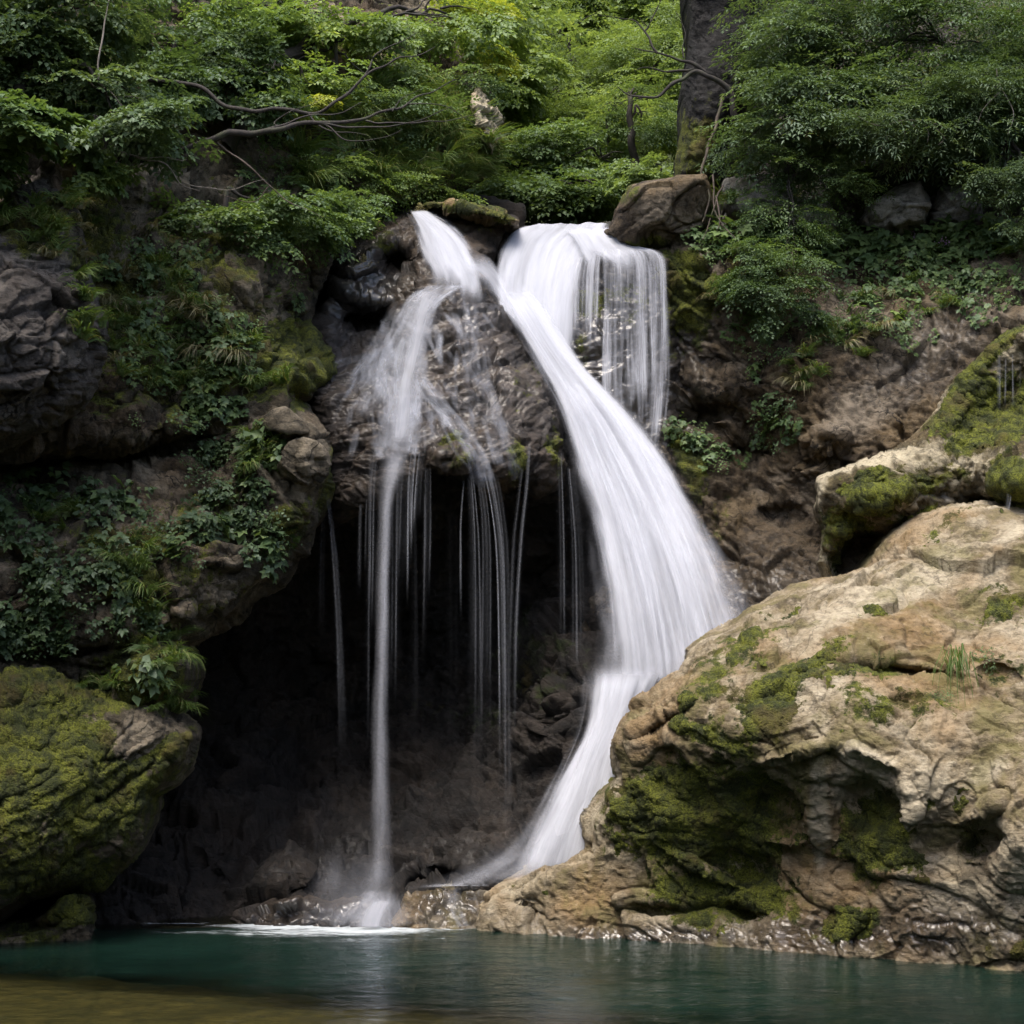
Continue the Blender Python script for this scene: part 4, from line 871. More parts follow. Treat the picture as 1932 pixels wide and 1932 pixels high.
# --- free falling threads under the dome
thin = rootat("waterfall", 718, 1690, 30.6, "long single water strand dropping from the dome into the splash at pool edge")
water_part("water_strand", thin, W_BODY, [(712, 800, 32.4), (704, 880, 31.9), (708, 950, 31.7), (706, 1100, 31.4), (700, 1300, 31.1), (694, 1500, 30.8), (688, 1700, 30.5)],
           [(812, 800, 32.4), (785, 880, 31.9), (752, 950, 31.7), (742, 1100, 31.4), (740, 1300, 31.1), (744, 1500, 30.8), (750, 1700, 30.5)], na=150, nc=30, bulge=.12, rough=.03, e0=.5, e1=.5, t0=.09, t1=.06, dens=.42, seed=40)
water_part("water_strand", thin, W_STREAK, [(706, 790, 32.4), (698, 880, 31.85), (702, 950, 31.6), (700, 1100, 31.3), (692, 1300, 31.0), (686, 1500, 30.7), (678, 1700, 30.4)],
           [(850, 790, 32.4), (800, 880, 31.85), (758, 950, 31.6), (748, 1100, 31.3), (748, 1300, 31.0), (752, 1500, 30.7), (760, 1700, 30.4)], na=150, nc=34, bulge=.2, rough=.04, e0=.5, e1=.5, t0=.09, t1=.06, dens=.60, seed=41)
threads = rootat("waterfall", 930, 1640, 31.0, "loose curtain of fine water threads falling from the right side of the dome")
def thread(root, pts, w0, w1, dens, mat=None, t0=.02, t1=.45, seed=0, nc=10):
    """a soft faint ribbon with a few hair thin threads in it"""
    def rib(off0, off1, a, b, dn, m_, sd, e):
        n = len(pts); L = []; R = []
        for k, (x, y, D) in enumerate(pts):
            t = k / (n - 1); w = lerp(a, b, t); xx = x + lerp(off0, off1, t)
            L.append((xx - w, y, D)); R.append((xx + w, y, D))
        water_part("water_strand", root, m_, L, R, na=70, nc=nc, bulge=.03, rough=.015, e0=e, e1=e, t0=t0, t1=t1, dens=dn, endj=.15, seed=sd, jit=.2)
    rib(0, 0, w0, w1 * 1.3, dens * .8, W_THIN, seed, .5)
    r_ = np.random.default_rng(seed)
    for q in range(int(max(1, min(3, w0 / 4)))):
        o0 = r_.uniform(-.7, .7); rib(o0 * w0, (o0 + .25 * r_.normal()) * w1, 2.0, 4.5, min(1, dens * r_.uniform(.45, 1.0)), mat or W_HAIR, seed * 7 + q, .5)
W_HAIR = fall_material("water_hair", col=(0.50, 0.53, 0.60), lo=0.25, hi=0.75, amin=0.05, amax=0.60, ks=9, kf=30, stretch=0.06, fhi=1.3)
rt = random.Random(4)
thread(threads, [(884, 880, 32.1), (890, 960, 31.8), (893, 1080, 31.6), (893, 1450, 31.3)], 8, 14, .85, seed=50)
thread(threads, [(905, 900, 32.1), (915, 980, 31.8), (918, 1100, 31.6), (916, 1450, 31.2)], 10, 18, .9, seed=51)
thread(threads, [(920, 880, 32.0), (936, 960, 31.7), (946, 1060, 31.5), (950, 1250, 31.3), (952, 1550, 31.1)], 12, 14, .95, t1=.5, seed=52)
thread(threads, [(935, 890, 32.0), (948, 960, 31.7), (957, 1060, 31.5), (960, 1300, 31.2), (963, 1640, 31.0)], 6, 9, .9, seed=53, t1=.25)
thread(threads, [(1000, 830, 32.1), (994, 920, 31.9), (984, 1020, 31.7), (974, 1200, 31.5), (970, 1500, 31.3)], 8, 7, .9, t1=.5, seed=54)
thread(threads, [(985, 880, 32.1), (976, 960, 31.9), (968, 1060, 31.7), (962, 1350, 31.5)], 5, 8, .75, seed=55)
thread(threads, [(875, 900, 32.1), (869, 980, 31.9), (868, 1050, 31.8), (868, 1200, 31.7)], 3, 4, .7, seed=56)
thread(threads, [(1055, 850, 32.6), (1058, 950, 32.4), (1060, 1060, 32.3), (1060, 1300, 32.2)], 14, 12, .55, seed=57)
thread(threads, [(1078, 880, 32.5), (1086, 960, 32.3), (1092, 1060, 32.2), (1094, 1290, 32.0)], 18, 22, .75, seed=58, t1=.2)
for k, (x, y0, y1, w, dn) in enumerate([(805, 880, 1150, 10, .85), (770, 900, 1100, 9, .6), (800, 930, 1300, 6, .55), (780, 940, 1500, 10, .35), (850, 960, 1500, 14, .25), (905, 1100, 1600, 14, .35)]):
    thread(threads, [(x, y0, 32.1), (x + 1, y0 + 60, 31.9), (x + 1, (y0 + y1) / 2, 31.7), (x - 2, y1, 31.5)], w, w * 1.3, dn, seed=60 + k)
lt = rootat("waterfall", 645, 1480, 30.9, "faint water trickle dripping beside the pale corner of the left overhang")
for k, (x, w, y1, dn) in enumerate([(704, 10, 1250, .8), (762, 14, 1150, .8), (776, 8, 1050, .9), (790, 12, 1020, .8), (748, 12, 1400, .6), (696, 8, 1500, .5)]):
    thread(thin, [(x + 6, 850, 32.1), (x, 920, 31.8), (x - 2, (920 + y1) / 2, 31.5), (x - 4, y1, 31.2)], w, w * 1.2, dn, seed=300 + k)
thread(lt, [(617, 930, 31.2), (626, 1000, 31.0), (634, 1090, 30.9), (642, 1250, 30.8), (648, 1520, 30.7)], 7, 12, .95, seed=70, nc=16)
thread(lt, [(612, 950, 31.2), (608, 1050, 31.0), (606, 1250, 30.9)], 8, 12, .45, seed=71)
thread(lt, [(680, 950, 32.0), (678, 1020, 31.8), (676, 1150, 31.6)], 6, 7, .75, seed=72)
thread(lt, [(692, 940, 32.0), (690, 1000, 31.8), (688, 1100, 31.6)], 4, 4, .6, seed=73)

# --- lower chute behind the great boulder
lc = rootat("waterfall", 1040, 1650, 30.2, "white lower chute sliding down between the cave rocks and the great boulder")
CL = [(1084, 1240, 31.5), (1096, 1295, 31.3), (1092, 1370, 31.2), (1066, 1430, 31.0), (1028, 1495, 30.8), (990, 1565, 30.6), (935, 1668, 30.45)]
CR = [(1262, 1240, 31.3), (1236, 1295, 31.1), (1200, 1370, 31.0), (1180, 1430, 30.8), (1170, 1495, 30.6), (1150, 1565, 30.4), (1130, 1672, 30.25)]
water_part("water_sheet", lc, W_BODY, CL, CR, na=90, nc=44, bulge=.2, rough=.06, e0=.28, e1=.05, t0=.16, t1=.14, dens=.95, seed=80)
water_part("water_sheet", lc, W_STREAK, [(a - 10, b, c) for a, b, c in CL], CR, na=90, nc=44, bulge=.3, rough=.10, e0=.45, e1=.05, t0=.12, t1=.25, off=.12, seed=81)
water_part("water_sheet", lc, W_VEIL, [(a - 34, b + 6, c) for a, b, c in CL], [(a - 30, b + 6, c) for a, b, c in CR], na=90, nc=44, bulge=.3, rough=.10, e0=.5, e1=.3, t0=.1, t1=.1, off=.18, dens=.7, seed=82)

W_SOFT = fall_material("soft_spray", col=(0.46, 0.48, 0.54), lo=0.10, hi=0.80, amin=0.02, amax=0.55, ks=1.2, kf=4, stretch=0.5, fhi=1.3)
for k, (l, r_) in enumerate([([(1040, 1440, 30.9), (980, 1540, 30.7), (900, 1625, 30.5), (830, 1675, 30.4)], [(1110, 1440, 30.8), (1080, 1540, 30.6), (1060, 1625, 30.4), (1060, 1675, 30.3)]),
                             ([(960, 1560, 30.8), (900, 1610, 30.6), (820, 1650, 30.5), (760, 1676, 30.4)], [(1060, 1560, 30.7), (1030, 1610, 30.5), (990, 1650, 30.4), (960, 1676, 30.3)]),
                             ([(1060, 1500, 30.85), (1000, 1570, 30.6), (930, 1630, 30.4), (880, 1672, 30.35)], [(1130, 1500, 30.7), (1110, 1570, 30.5), (1090, 1630, 30.3), (1080, 1672, 30.2)])]):
    water_part("spray", lc, W_SOFT, l, r_, na=40, nc=40, bulge=.15, rough=.08, e0=.5, e1=.5, t0=.5, t1=.12, dens=.9, off=.05 * k, seed=85 + k)
water_part("water_film", lc, W_VEIL, [(1060, 1652, 30.5), (960, 1660, 30.5), (860, 1662, 30.5), (740, 1666, 30.4)], [(1070, 1672, 30.3), (960, 1676, 30.3), (860, 1676, 30.3), (740, 1682, 30.2)], na=50, nc=16, e0=.4, e1=.4, t0=.1, t1=.3, rough=.03, dens=.9, seed=89)
for k, (x0, w) in enumerate([(712, 60), (700, 90), (640, 70)]):
    water_part("spray", lc if k > 2 else thin, W_SOFT, [(x0 - w * .5, 1560, 30.6), (x0 - w * .9, 1630, 30.4), (x0 - w * 1.4, 1700, 30.1), (x0 - w * 1.9, 1748, 29.75)], [(x0 + w * .5, 1560, 30.6), (x0 + w * .8, 1630, 30.4), (x0 + w * 1.1, 1700, 30.1), (x0 + w * 1.3, 1748, 29.7)], na=40, nc=40, bulge=.12, rough=.06, e0=.5, e1=.5, t0=.6, t1=.1, dens=.62, off=.05 * k, seed=95 + k)
# --- splash skirt where the thin strand meets the rocks, and small trickles
sk = rootat("waterfall", 690, 1745, 29.8, "soft white splash skirt running over the dark rocks into the pool")
SZ = smooth_depth(ROCKS["wet_rock"], 3)
for k, (xa, xb, ya, xc, xd, yb, dn) in enumerate([(692, 760, 1676, 655, 790, 1752, .8), (690, 740, 1685, 600, 680, 1750, .75), (700, 752, 1690, 660, 740, 1752, .7), (650, 700, 1700, 610, 670, 1752, .7), (730, 775, 1684, 730, 800, 1748, .6), (600, 650, 1722, 560, 640, 1752, .6), (690, 750, 1668, 580, 800, 1754, .9)]):
    water_part("water_sheet", sk, W_BODY if k == 2 else (W_SOFT if k == 6 else W_VEIL), [(xa, ya, 30.15), (lerp(xa, xc, .45), lerp(ya, yb, .3), 29.95), (lerp(xa, xc, .8), lerp(ya, yb, .65), 29.75), (xc, yb, 29.6)],
               [(xb, ya, 30.15), (lerp(xb, xd, .45), lerp(ya, yb, .3), 29.95), (lerp(xb, xd, .8), lerp(ya, yb, .65), 29.72), (xd, yb, 29.55)], na=30, nc=34, bulge=.08, rough=.06, e0=.42, e1=.42, t0=.3, t1=.06, dens=dn, off=.03 * k, seed=90 + k)
tri = rootat("trickle", 850, 1745, 29.6, "small clear trickle spilling across the low tan rock shelf", "trickle")
TZ = smooth_depth(ROCKS["wet_rock_shelf"], 2)
water_part("water_film", tri, W_FILM, [(820, 1670, 30.4), (828, 1700, 30), (842, 1722, 29.8), (858, 1750, 29.6)], [(885, 1668, 30.4), (880, 1700, 30), (882, 1722, 29.8), (892, 1750, 29.6)], na=40, nc=20, e0=.3, e1=.3, t0=.1, t1=.05, dens=.55, conform=TZ, lift=.05, seed=92)
dr = rootat("trickle", 1890, 800, 32.0, "fine drips hanging off the mossy edge of the ledge boulder", "trickle")
for k, (x, y0, y1, w, dn) in enumerate([(1884, 672, 800, 5, .95), (1896, 676, 780, 3, .8), (1912, 668, 790, 4, .7), (1926, 660, 760, 4, .6), (1760, 790, 835, 4, .6)]):
    thread(dr, [(x, y0, 31.6), (x, (y0 + y1) / 2, 31.55), (x - 1, y1, 31.5)], w, w, dn, seed=100 + k, nc=8)
sp = rootat("trickle", 1900, 960, 30.3, "short bright spout pouring from the round moss lobe", "trickle")
thread(sp, [(1903, 926, 30.35), (1902, 945, 30.3), (1898, 966, 30.25)], 7, 6, 1.0, t1=.2, seed=110, nc=8)


# ------------------------------------------------------------------ foliage
RNG = np.random.default_rng(11)
def rot_from(dirv, upv):
    x = dirv / (np.linalg.norm(dirv, axis=-1, keepdims=True) + 1e-9)
    y = np.cross(upv, x); y /= np.linalg.norm(y, axis=-1, keepdims=True) + 1e-9
    z = np.cross(x, y)
    return np.stack([x, y, z], -1)          # columns are the axes

def leaf_quads(base, direc, nrm, L, Wd, fold=0.25, curl=0.15):
    """each leaf: two triangles folded along the midrib. returns V (n,4,3)"""
    R = rot_from(direc, nrm)
    n = len(base)
    loc = np.zeros((n, 4, 3))
    loc[:, 1, 0] = 0.42 * L; loc[:, 1, 1] = Wd * .5; loc[:, 1, 2] = fold * Wd * .5
    loc[:, 2, 0] = L; loc[:, 2, 2] = -curl * L
    loc[:, 3, 0] = 0.42 * L; loc[:, 3, 1] = -Wd * .5; loc[:, 3, 2] = fold * Wd * .5
    return base[:, None] + np.einsum('nij,nkj->nki', R, loc)

def spray_proto(kind, seed):
    r = np.random.default_rng(seed)
    B, Dv, Nv, L, W = [], [], [], [], []
    def leaf(p, d, n, l, w): B.append(p); Dv.append(d); Nv.append(n); L.append(l); W.append(w)
    def axis(p0, d0, ln, nl, lw, droop):
        for k in range(nl):
            t = (k + 0.6) / nl
            p = p0 + d0 * ln * t + np.array([0, 0, -droop * t * t * ln])
            for sgn in (-1, 1):
                if r.random() < 0.12: continue
                side = np.cross(np.array([0, 0, 1.0]), d0)
                dv = d0 * (0.55 + .3 * r.random()) + sgn * side * (0.8 + .2 * r.random()) + np.array([0, 0, -0.15 + 0.35 * r.normal()])
                nn = np.array([0.25 * r.normal(), 0.25 * r.normal(), 1.0])
                s = (0.75 + .5 * r.random()) * (1.0 - 0.35 * abs(t - .5))
                leaf(p + side * sgn * 0.01, dv, nn, lw[0] * s, lw[1] * s)
        leaf(p0 + d0 * ln + np.array([0, 0, -droop * ln]), d0 + np.array([0, 0, -.2]), np.array([0, 0, 1.0]), lw[0], lw[1])
    X = np.array([1.0, 0, 0])
    lw = {'broad': (.105, .072), 'ash': (.085, .032), 'willow': (.12, .026), 'small': (.06, .042), 'big': (.15, .12)}[kind]
    main_l = {'broad': .62, 'ash': .55, 'willow': .7, 'small': .5, 'big': .55}[kind]
    axis(np.zeros(3), X, main_l, 6, lw, .25)
    for t, a in ((.2, 48), (.35, -45), (.5, 42), (.65, -40), (.8, 30)):
        a = math.radians(a + r.normal() * 8); d0 = np.array([math.cos(a), math.sin(a), 0.12 * r.normal()])
        axis(X * main_l * t + np.array([0, 0, -.25 * t * t * main_l]), d0, main_l * (.62 - .3 * t), 4, lw, .3)
    V = leaf_quads(np.array(B), np.array(Dv), np.array(Nv), np.array(L), np.array(W))
    return V                                    # (n,4,3)
SPRAYS = {k: [spray_proto(k, 100 + 7 * j + hash_) for j in range(4)] for hash_, k in enumerate(('broad', 'ash', 'willow', 'small', 'big'))}

def leaves_to_mesh(name, Vl, rnd):
    n = len(Vl); V = Vl.reshape(-1, 3)
    b = np.arange(n)[:, None] * 4
    T = np.concatenate([b + np.array([[0, 1, 2]]), b + np.array([[0, 2, 3]])], 1).reshape(-1, 3)
    return mesh_from(name, V, T, False, {"rnd": np.repeat(rnd, 4)})

def crown_leaves(blob_list, kind, rng, scale=1.0, per_cluster=11, lookout=np.array([0, -0.5, 0.0]), droop=0.25):
    """blob: centre xyz, radii xyz, sprays"""
    out = []
    for c, r, n in blob_list:
        n = int(n * 1.35); nc = max(3, n // per_cluster)
        d = rng.normal(size=(nc, 3)); d /= np.linalg.norm(d, axis=1)[:, None]
        cc = d * (rng.random((nc, 1)) ** 0.4)
        for k in range(nc):
            m = per_cluster
            cr = rng.uniform(.16, .34)
            pos = cc[k] + rng.normal(size=(m, 3)) * cr * np.array([1, 1, .55])
            pw = np.array(c) + pos * np.array(r)
            dirv = d[k] * np.array([1, 1, .5]) + rng.normal(size=(m, 3)) * 0.6 + lookout; dirv[:, 2] = dirv[:, 2] * 0.35 - droop
            up = np.tile(np.array([0, 0, 1.0]), (m, 1)) + rng.normal(size=(m, 3)) * 0.28
            R = rot_from(dirv, up)
            sc = scale * rng.uniform(.75, 1.25, m)
            tone = rng.uniform(-.22, .22)
            for q in range(m):
                pr = SPRAYS[kind][rng.integers(4)]
                V = np.einsum('ij,nkj->nki', R[q] * sc[q], pr) + pw[q]
                out.append((V, np.clip(rng.random(len(pr)) * .8 + .1 + tone, 0, 1)))
    return np.concatenate([o[0] for o in out]), np.concatenate([o[1] for o in out])

def px_blob(x, y, D, rx, ry, rd, n):
    k = K / F * D
    return (tuple(P(x, y, D)), (rx * k, rd, ry * k), n)

TREE_I = [0]
def tree(name, label, base, pbs, kind, mat, bark=B_DARK, r0=0.12, group=None, scale=1.0, cat="tree", droop=.25, limbs=True, trunk_top=None):
    """base (x,y,D) on the sheet; pbs: list of px blobs"""
    TREE_I[0] += 1; rng = np.random.default_rng(1000 + TREE_I[0])
    b = P(*base); root = empty(name, tuple(b), label, cat, group)
    bl = [px_blob(*p) for p in pbs]
    cen = np.mean([np.array(q[0]) for q in bl], 0) if trunk_top is None else P(*trunk_top)
    top = cen + np.array([0, 0, .3])
    mid = lerp(b, top, .5) + np.array([rng.normal() * .15, rng.normal() * .15, .25])
    V, Q = tube([b - np.array([0, 0, .3]), lerp(b, mid, .5), mid, top], [r0 * 1.25, r0, r0 * .8, r0 * .35], 8, 26, .12, TREE_I[0])
    obj("trunk", mesh_from("trunk", V - b, Q), bark, root)
    if limbs:
        for c, r, n in bl:
            c = np.array(c); s = lerp(mid, top, rng.uniform(.0, .8))
            e = c + np.array([rng.normal() * .2, rng.normal() * .2, 0.1])
            m2 = lerp(s, e, .5) + np.array([0, 0, .25 + .1 * rng.normal()])
            V, Q = tube([s, m2, e], [r0 * .5, r0 * .32, r0 * .12], 6, 18, .18, TREE_I[0] + 3)
            lo_ = obj("limb", mesh_from("limb", V - b, Q), bark, root)
            for _ in range(5):
                d = rng.normal(size=3); d[2] *= .4; d /= np.linalg.norm(d)
                e2 = c + d * np.array(r) * .9; s2 = lerp(s, e, rng.uniform(.4, .95)) + np.array([0, 0, .1])
                V, Q = tube([s2, lerp(s2, e2, .5) + np.array([0, 0, .12]), e2], [r0 * .18, r0 * .1, r0 * .04], 4, 10, .12, 5)
                obj("twig", mesh_from("twig", V - b, Q), bark, lo_)
    Vl, rn = crown_leaves(bl, kind, rng, scale, droop=droop)
    me = leaves_to_mesh("crown", Vl - b, rn)
    o = obj("crown", me, mat, root); tag(o, kind="stuff")
    return root

# ---- far trees in the valley beyond the lip
tree("forest_tree", "bright fresh green tree filling the valley behind the left bank", (880, 330, 46), [(860, 60, 46, 120, 80, 1.5, 190), (760, -10, 47, 130, 60, 1.5, 150), (940, 140, 45, 80, 70, 1.2, 110)], 'broad', L_FAR, r0=.2, scale=1.35)
tree("forest_tree", "tall soft green tree in mid valley above the main jet", (1090, 330, 50), [(1060, 70, 50, 120, 90, 1.6, 200), (1150, 160, 49, 100, 70, 1.4, 150), (1020, 200, 48, 90, 60, 1.2, 110)], 'ash', L_FAR, r0=.2, scale=1.5)
tree("forest_tree", "feathery bluish green tree left of the dark rock pillar", (1215, 330, 47), [(1230, 200, 47, 85, 60, 1.2, 140), (1180, 250, 46, 90, 40, 1.2, 110), (1250, 90, 48, 70, 90, 1.2, 140), (1100, 230, 47, 80, 45, 1.2, 90)], 'ash', L_FAR, r0=.16, scale=1.4)
tree("forest_tree", "shadowy tree low in the valley just above the lip", (1060, 400, 44), [(1040, 300, 44, 110, 50, 1.2, 150), (1130, 320, 44, 90, 45, 1.2, 120), (960, 330, 43, 70, 45, 1, 90), (1010, 370, 42, 120, 25, 1, 110), (1140, 380, 42, 110, 28, 1, 110)], 'broad', L_MID, r0=.12, scale=1.15)
tree("forest_tree", "yellow green sapling crown poking out above the grassy bank", (900, 300, 41), [(893, 40, 41, 42, 32, .6, 44), (905, 80, 41, 50, 26, .6, 40)], 'broad', L_YEL, r0=.06, scale=.9)
tree("forest_tree", "hazy backmost tree closing the valley", (1120, 330, 62), [(1000, -20, 62, 160, 110, 2, 200), (1200, 10, 62, 130, 110, 2, 180), (1100, 180, 60, 200, 110, 2, 200), (800, 60, 60, 160, 100, 2, 160)], 'broad', L_FAR, r0=.25, scale=2.0)
tree("slender_tree", "slim upright trunk with sparse leaves in the valley right of centre", (1200, 335, 43.5), [(1200, 200, 43.5, 50, 30, .6, 24), (1225, 240, 43.5, 40, 20, .6, 14)], 'ash', L_MID, r0=.09, scale=1.1, trunk_top=(1198, 190, 43.5))
tree("slender_tree", "thinner dark sapling beside the slim upright trunk", (1152, 340, 44.5), [(1150, 220, 44.5, 40, 30, .6, 16)], 'ash', L_MID, r0=.05, scale=1.1, trunk_top=(1148, 230, 44.5))
tree("shrub", "lit yellow green shrub at the foot of the dark rock pillar", (1250, 350, 39.5), [(1245, 328, 39.5, 45, 14, .5, 34), (1220, 340, 39.5, 25, 10, .4, 14)], 'broad', L_FAR, r0=.03, cat="shrub", limbs=False, scale=.8)

# ---- trees on the left bank
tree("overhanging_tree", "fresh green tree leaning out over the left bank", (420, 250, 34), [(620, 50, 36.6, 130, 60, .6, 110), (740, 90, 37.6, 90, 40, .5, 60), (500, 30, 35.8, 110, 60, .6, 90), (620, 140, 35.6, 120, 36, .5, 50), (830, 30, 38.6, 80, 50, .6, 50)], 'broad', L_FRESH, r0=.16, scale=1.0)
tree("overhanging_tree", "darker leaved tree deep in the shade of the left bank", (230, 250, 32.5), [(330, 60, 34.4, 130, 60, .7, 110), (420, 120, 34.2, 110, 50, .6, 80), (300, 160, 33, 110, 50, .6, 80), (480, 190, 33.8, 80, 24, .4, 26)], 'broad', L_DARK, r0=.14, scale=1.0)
tree("overhanging_tree", "dense blue green tree hanging over the grey crag", (20, 220, 29.5), [(60, 90, 30.2, 130, 80, .8, 150), (180, 190, 30.2, 110, 55, .7, 110), (-60, 20, 30, 130, 100, 1.0, 120), (260, 230, 29.2, 70, 40, .8, 60), (130, 20, 30, 120, 60, 1, 110)], 'broad', L_BLUE, r0=.12, scale=.95)
tree("overhanging_tree", "bush of large fresh leaves at the top of the grey crag", (10, 300, 28), [(20, 230, 27.8, 70, 60, .6, 70), (-60, 280, 27.8, 70, 70, .6, 50)], 'big', L_MID, r0=.05, scale=.85)
tree("shrub", "pale maple like sprig hanging below the bare branch", (200, 250, 29.2), [(190, 280, 28.8, 34, 34, .35, 20), (170, 310, 28.8, 20, 24, .3, 8)], 'big', L_MID, r0=.03, cat="shrub", scale=.6)
tree("shrub", "shady shrub mass under the bare branch", (420, 400, 32.3), [(460, 390, 32.6, 120, 30, .5, 60), (560, 400, 33.2, 80, 36, .5, 50), (380, 420, 32, 70, 36, .5, 40), (510, 440, 32.3, 70, 24, .4, 28)], 'broad', L_MID, r0=.05, cat="shrub", scale=.85, limbs=False)
tree("shrub", "drooping shrub beside the dark wet rock left of the dome", (560, 430, 33.6), [(620, 400, 34, 70, 40, .6, 60), (590, 450, 33.6, 40, 26, .5, 28), (690, 380, 35.3, 60, 26, .6, 40)], 'broad', L_MID, r0=.04, cat="shrub", scale=.75, limbs=False)
tree("shrub", "light green shrub band on the bank left of the notch", (660, 330, 36), [(620, 330, 35.6, 100, 34, .6, 80), (720, 330, 36.4, 70, 36, .6, 60), (800, 350, 37, 60, 24, .5, 40)], 'small', L_FRESH, r0=.04, cat="shrub", scale=1.0, limbs=False)
tree("shrub", "leafy shrub on the grassy bank below the chalk white knob", (820, 250, 37.4), [(850, 150, 38.2, 70, 50, .6, 60), (700, 190, 36.2, 90, 40, .6, 60), (780, 230, 36.8, 80, 40, .5, 40)], 'small', L_MID, r0=.04, cat="shrub", scale=1.1, limbs=False)

tree("shrub", "sprig of yellowing leaves hanging near the dark limb", (560, 150, 35), [(588, 184, 34.6, 14, 9, .2, 11)], 'broad', L_YEL, r0=.015, cat="shrub", scale=.55, limbs=False)
# ---- trees on the right bank
tree("overhanging_tree", "big feathery tree beside the dark rock pillar", (1480, 330, 37), [(1535, 90, 35.8, 90, 80, 1.0, 140), (1560, 180, 35.4, 120, 70, 1.0, 170), (1475, 215, 35.6, 50, 40, .6, 40), (1500, 250, 35.2, 110, 45, .9, 90), (1560, 20, 36.5, 130, 70, 1.1, 120)], 'ash', L_BLUE, r0=.16, scale=1.25)
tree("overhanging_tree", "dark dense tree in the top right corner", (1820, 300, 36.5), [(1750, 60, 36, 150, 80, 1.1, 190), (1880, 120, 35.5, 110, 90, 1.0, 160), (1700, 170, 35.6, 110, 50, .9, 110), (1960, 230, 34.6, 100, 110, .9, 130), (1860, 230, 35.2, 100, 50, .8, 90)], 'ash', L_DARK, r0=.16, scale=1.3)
tree("overhanging_tree", "grey green willow like tree drooping over the pale boulders", (1700, 290, 35.6), [(1740, 190, 34.6, 90, 45, .7, 90), (1680, 230, 34.6, 110, 35, .7, 90), (1850, 180, 34.4, 80, 50, .7, 70), (1790, 250, 34.4, 80, 25, .6, 40)], 'willow', L_BLUE, r0=.10, scale=.85)
tree("shrub", "hanging leafy shrub trailing over the broken grey boulder", (1480, 300, 35.8), [(1500, 310, 35.2, 110, 40, .6, 90), (1430, 370, 35.2, 50, 50, .5, 50), (1560, 370, 35.0, 80, 40, .6, 60), (1450, 440, 34.7, 70, 40, .5, 60), (1510, 480, 34.4, 50, 40, .45, 40)], 'ash', L_MID, r0=.04, cat="shrub", scale=.8)
tree("shrub", "leafy twigs hanging at the right above the herb bank", (1900, 260, 35), [(1900, 330, 34.4, 70, 45, .6, 70), (1960, 400, 34, 70, 60, .6, 60)], 'ash', L_BLUE, r0=.04, cat="shrub", scale=.85)
tree("shrub", "dark undergrowth behind the pale boulders on the right", (1700, 330, 37.5), [(1600, 290, 36.8, 110, 40, .5, 60), (1760, 290, 37, 120, 26, .4, 30), (1890, 320, 36.6, 60, 40, .4, 24)], 'broad', L_DARK, r0=.04, cat="shrub", scale=.9, limbs=False)
tree("shrub", "dark green shrub by the right edge of the veil", (1440, 540, 34.6), [(1450, 530, 34.1, 70, 35, .45, 60), (1400, 500, 34.2, 50, 40, .4, 40), (1480, 580, 34.0, 50, 26, .4, 30)], 'small', L_DARK, r0=.03, cat="shrub", scale=1.0, limbs=False)

# ------------------------------------------------------------------ plants growing on the rocks
def surf(x, y, r=2):
    """surface point and normal of the nearest rock at a sheet position"""
    i = int((x - ZX0) / ZS); j = int((y - ZX0) / ZS)
    for rr in range(0, 4):
        a, b = max(j - rr, 0), max(i - rr, 0)
        z = ZB[a:j + rr + 1, b:i + rr + 1]
        if z.size and z.min() < 90:
            k = np.unravel_index(np.argmin(z), z.shape)
            return ZP[a + k[0], b + k[1]], ZN[a + k[0], b + k[1]]
    return None, None

def grass_proto(seed, n=46, ln=.42, hang=.9, w=.011, spread=.7):
    r = np.random.default_rng(seed); Vs, Ts, rn = [], [], []
    for k in range(n):
        a = r.uniform(-math.pi, math.pi); d = np.array([math.sin(a) * spread, -abs(math.cos(a)) * spread, 1.0]); d /= np.linalg.norm(d)
        L = ln * r.uniform(.55, 1.25); p = np.array([r.normal() * .05, r.normal() * .03, 0]); side = np.cross(d, [0, -1, 0.2]); side /= np.linalg.norm(side) + 1e-9
        v = d.copy(); pts = [p]
        for s in range(4):
            p = p + v * L / 4; v = v + np.array([0, 0, -hang * .62]) + r.normal(size=3) * .06; v /= np.linalg.norm(v); pts.append(p)
        o = len(Vs) and sum(len(q) for q in Vs)
        ww = np.array([1, .95, .75, .45]) * w
        V = []
        for s in range(4): V += [pts[s] - side * ww[s], pts[s] + side * ww[s]]
        V.append(pts[4]); Vs.append(np.array(V))
        T = []
        for s in range(3): T += [[2 * s, 2 * s + 1, 2 * s + 3], [2 * s, 2 * s + 3, 2 * s + 2]]
        T.append([6, 7, 8]); Ts.append(np.array(T) + 9 * k); rn += [r.random()] * 9
    return np.vstack(Vs), np.vstack(Ts), np.array(rn)

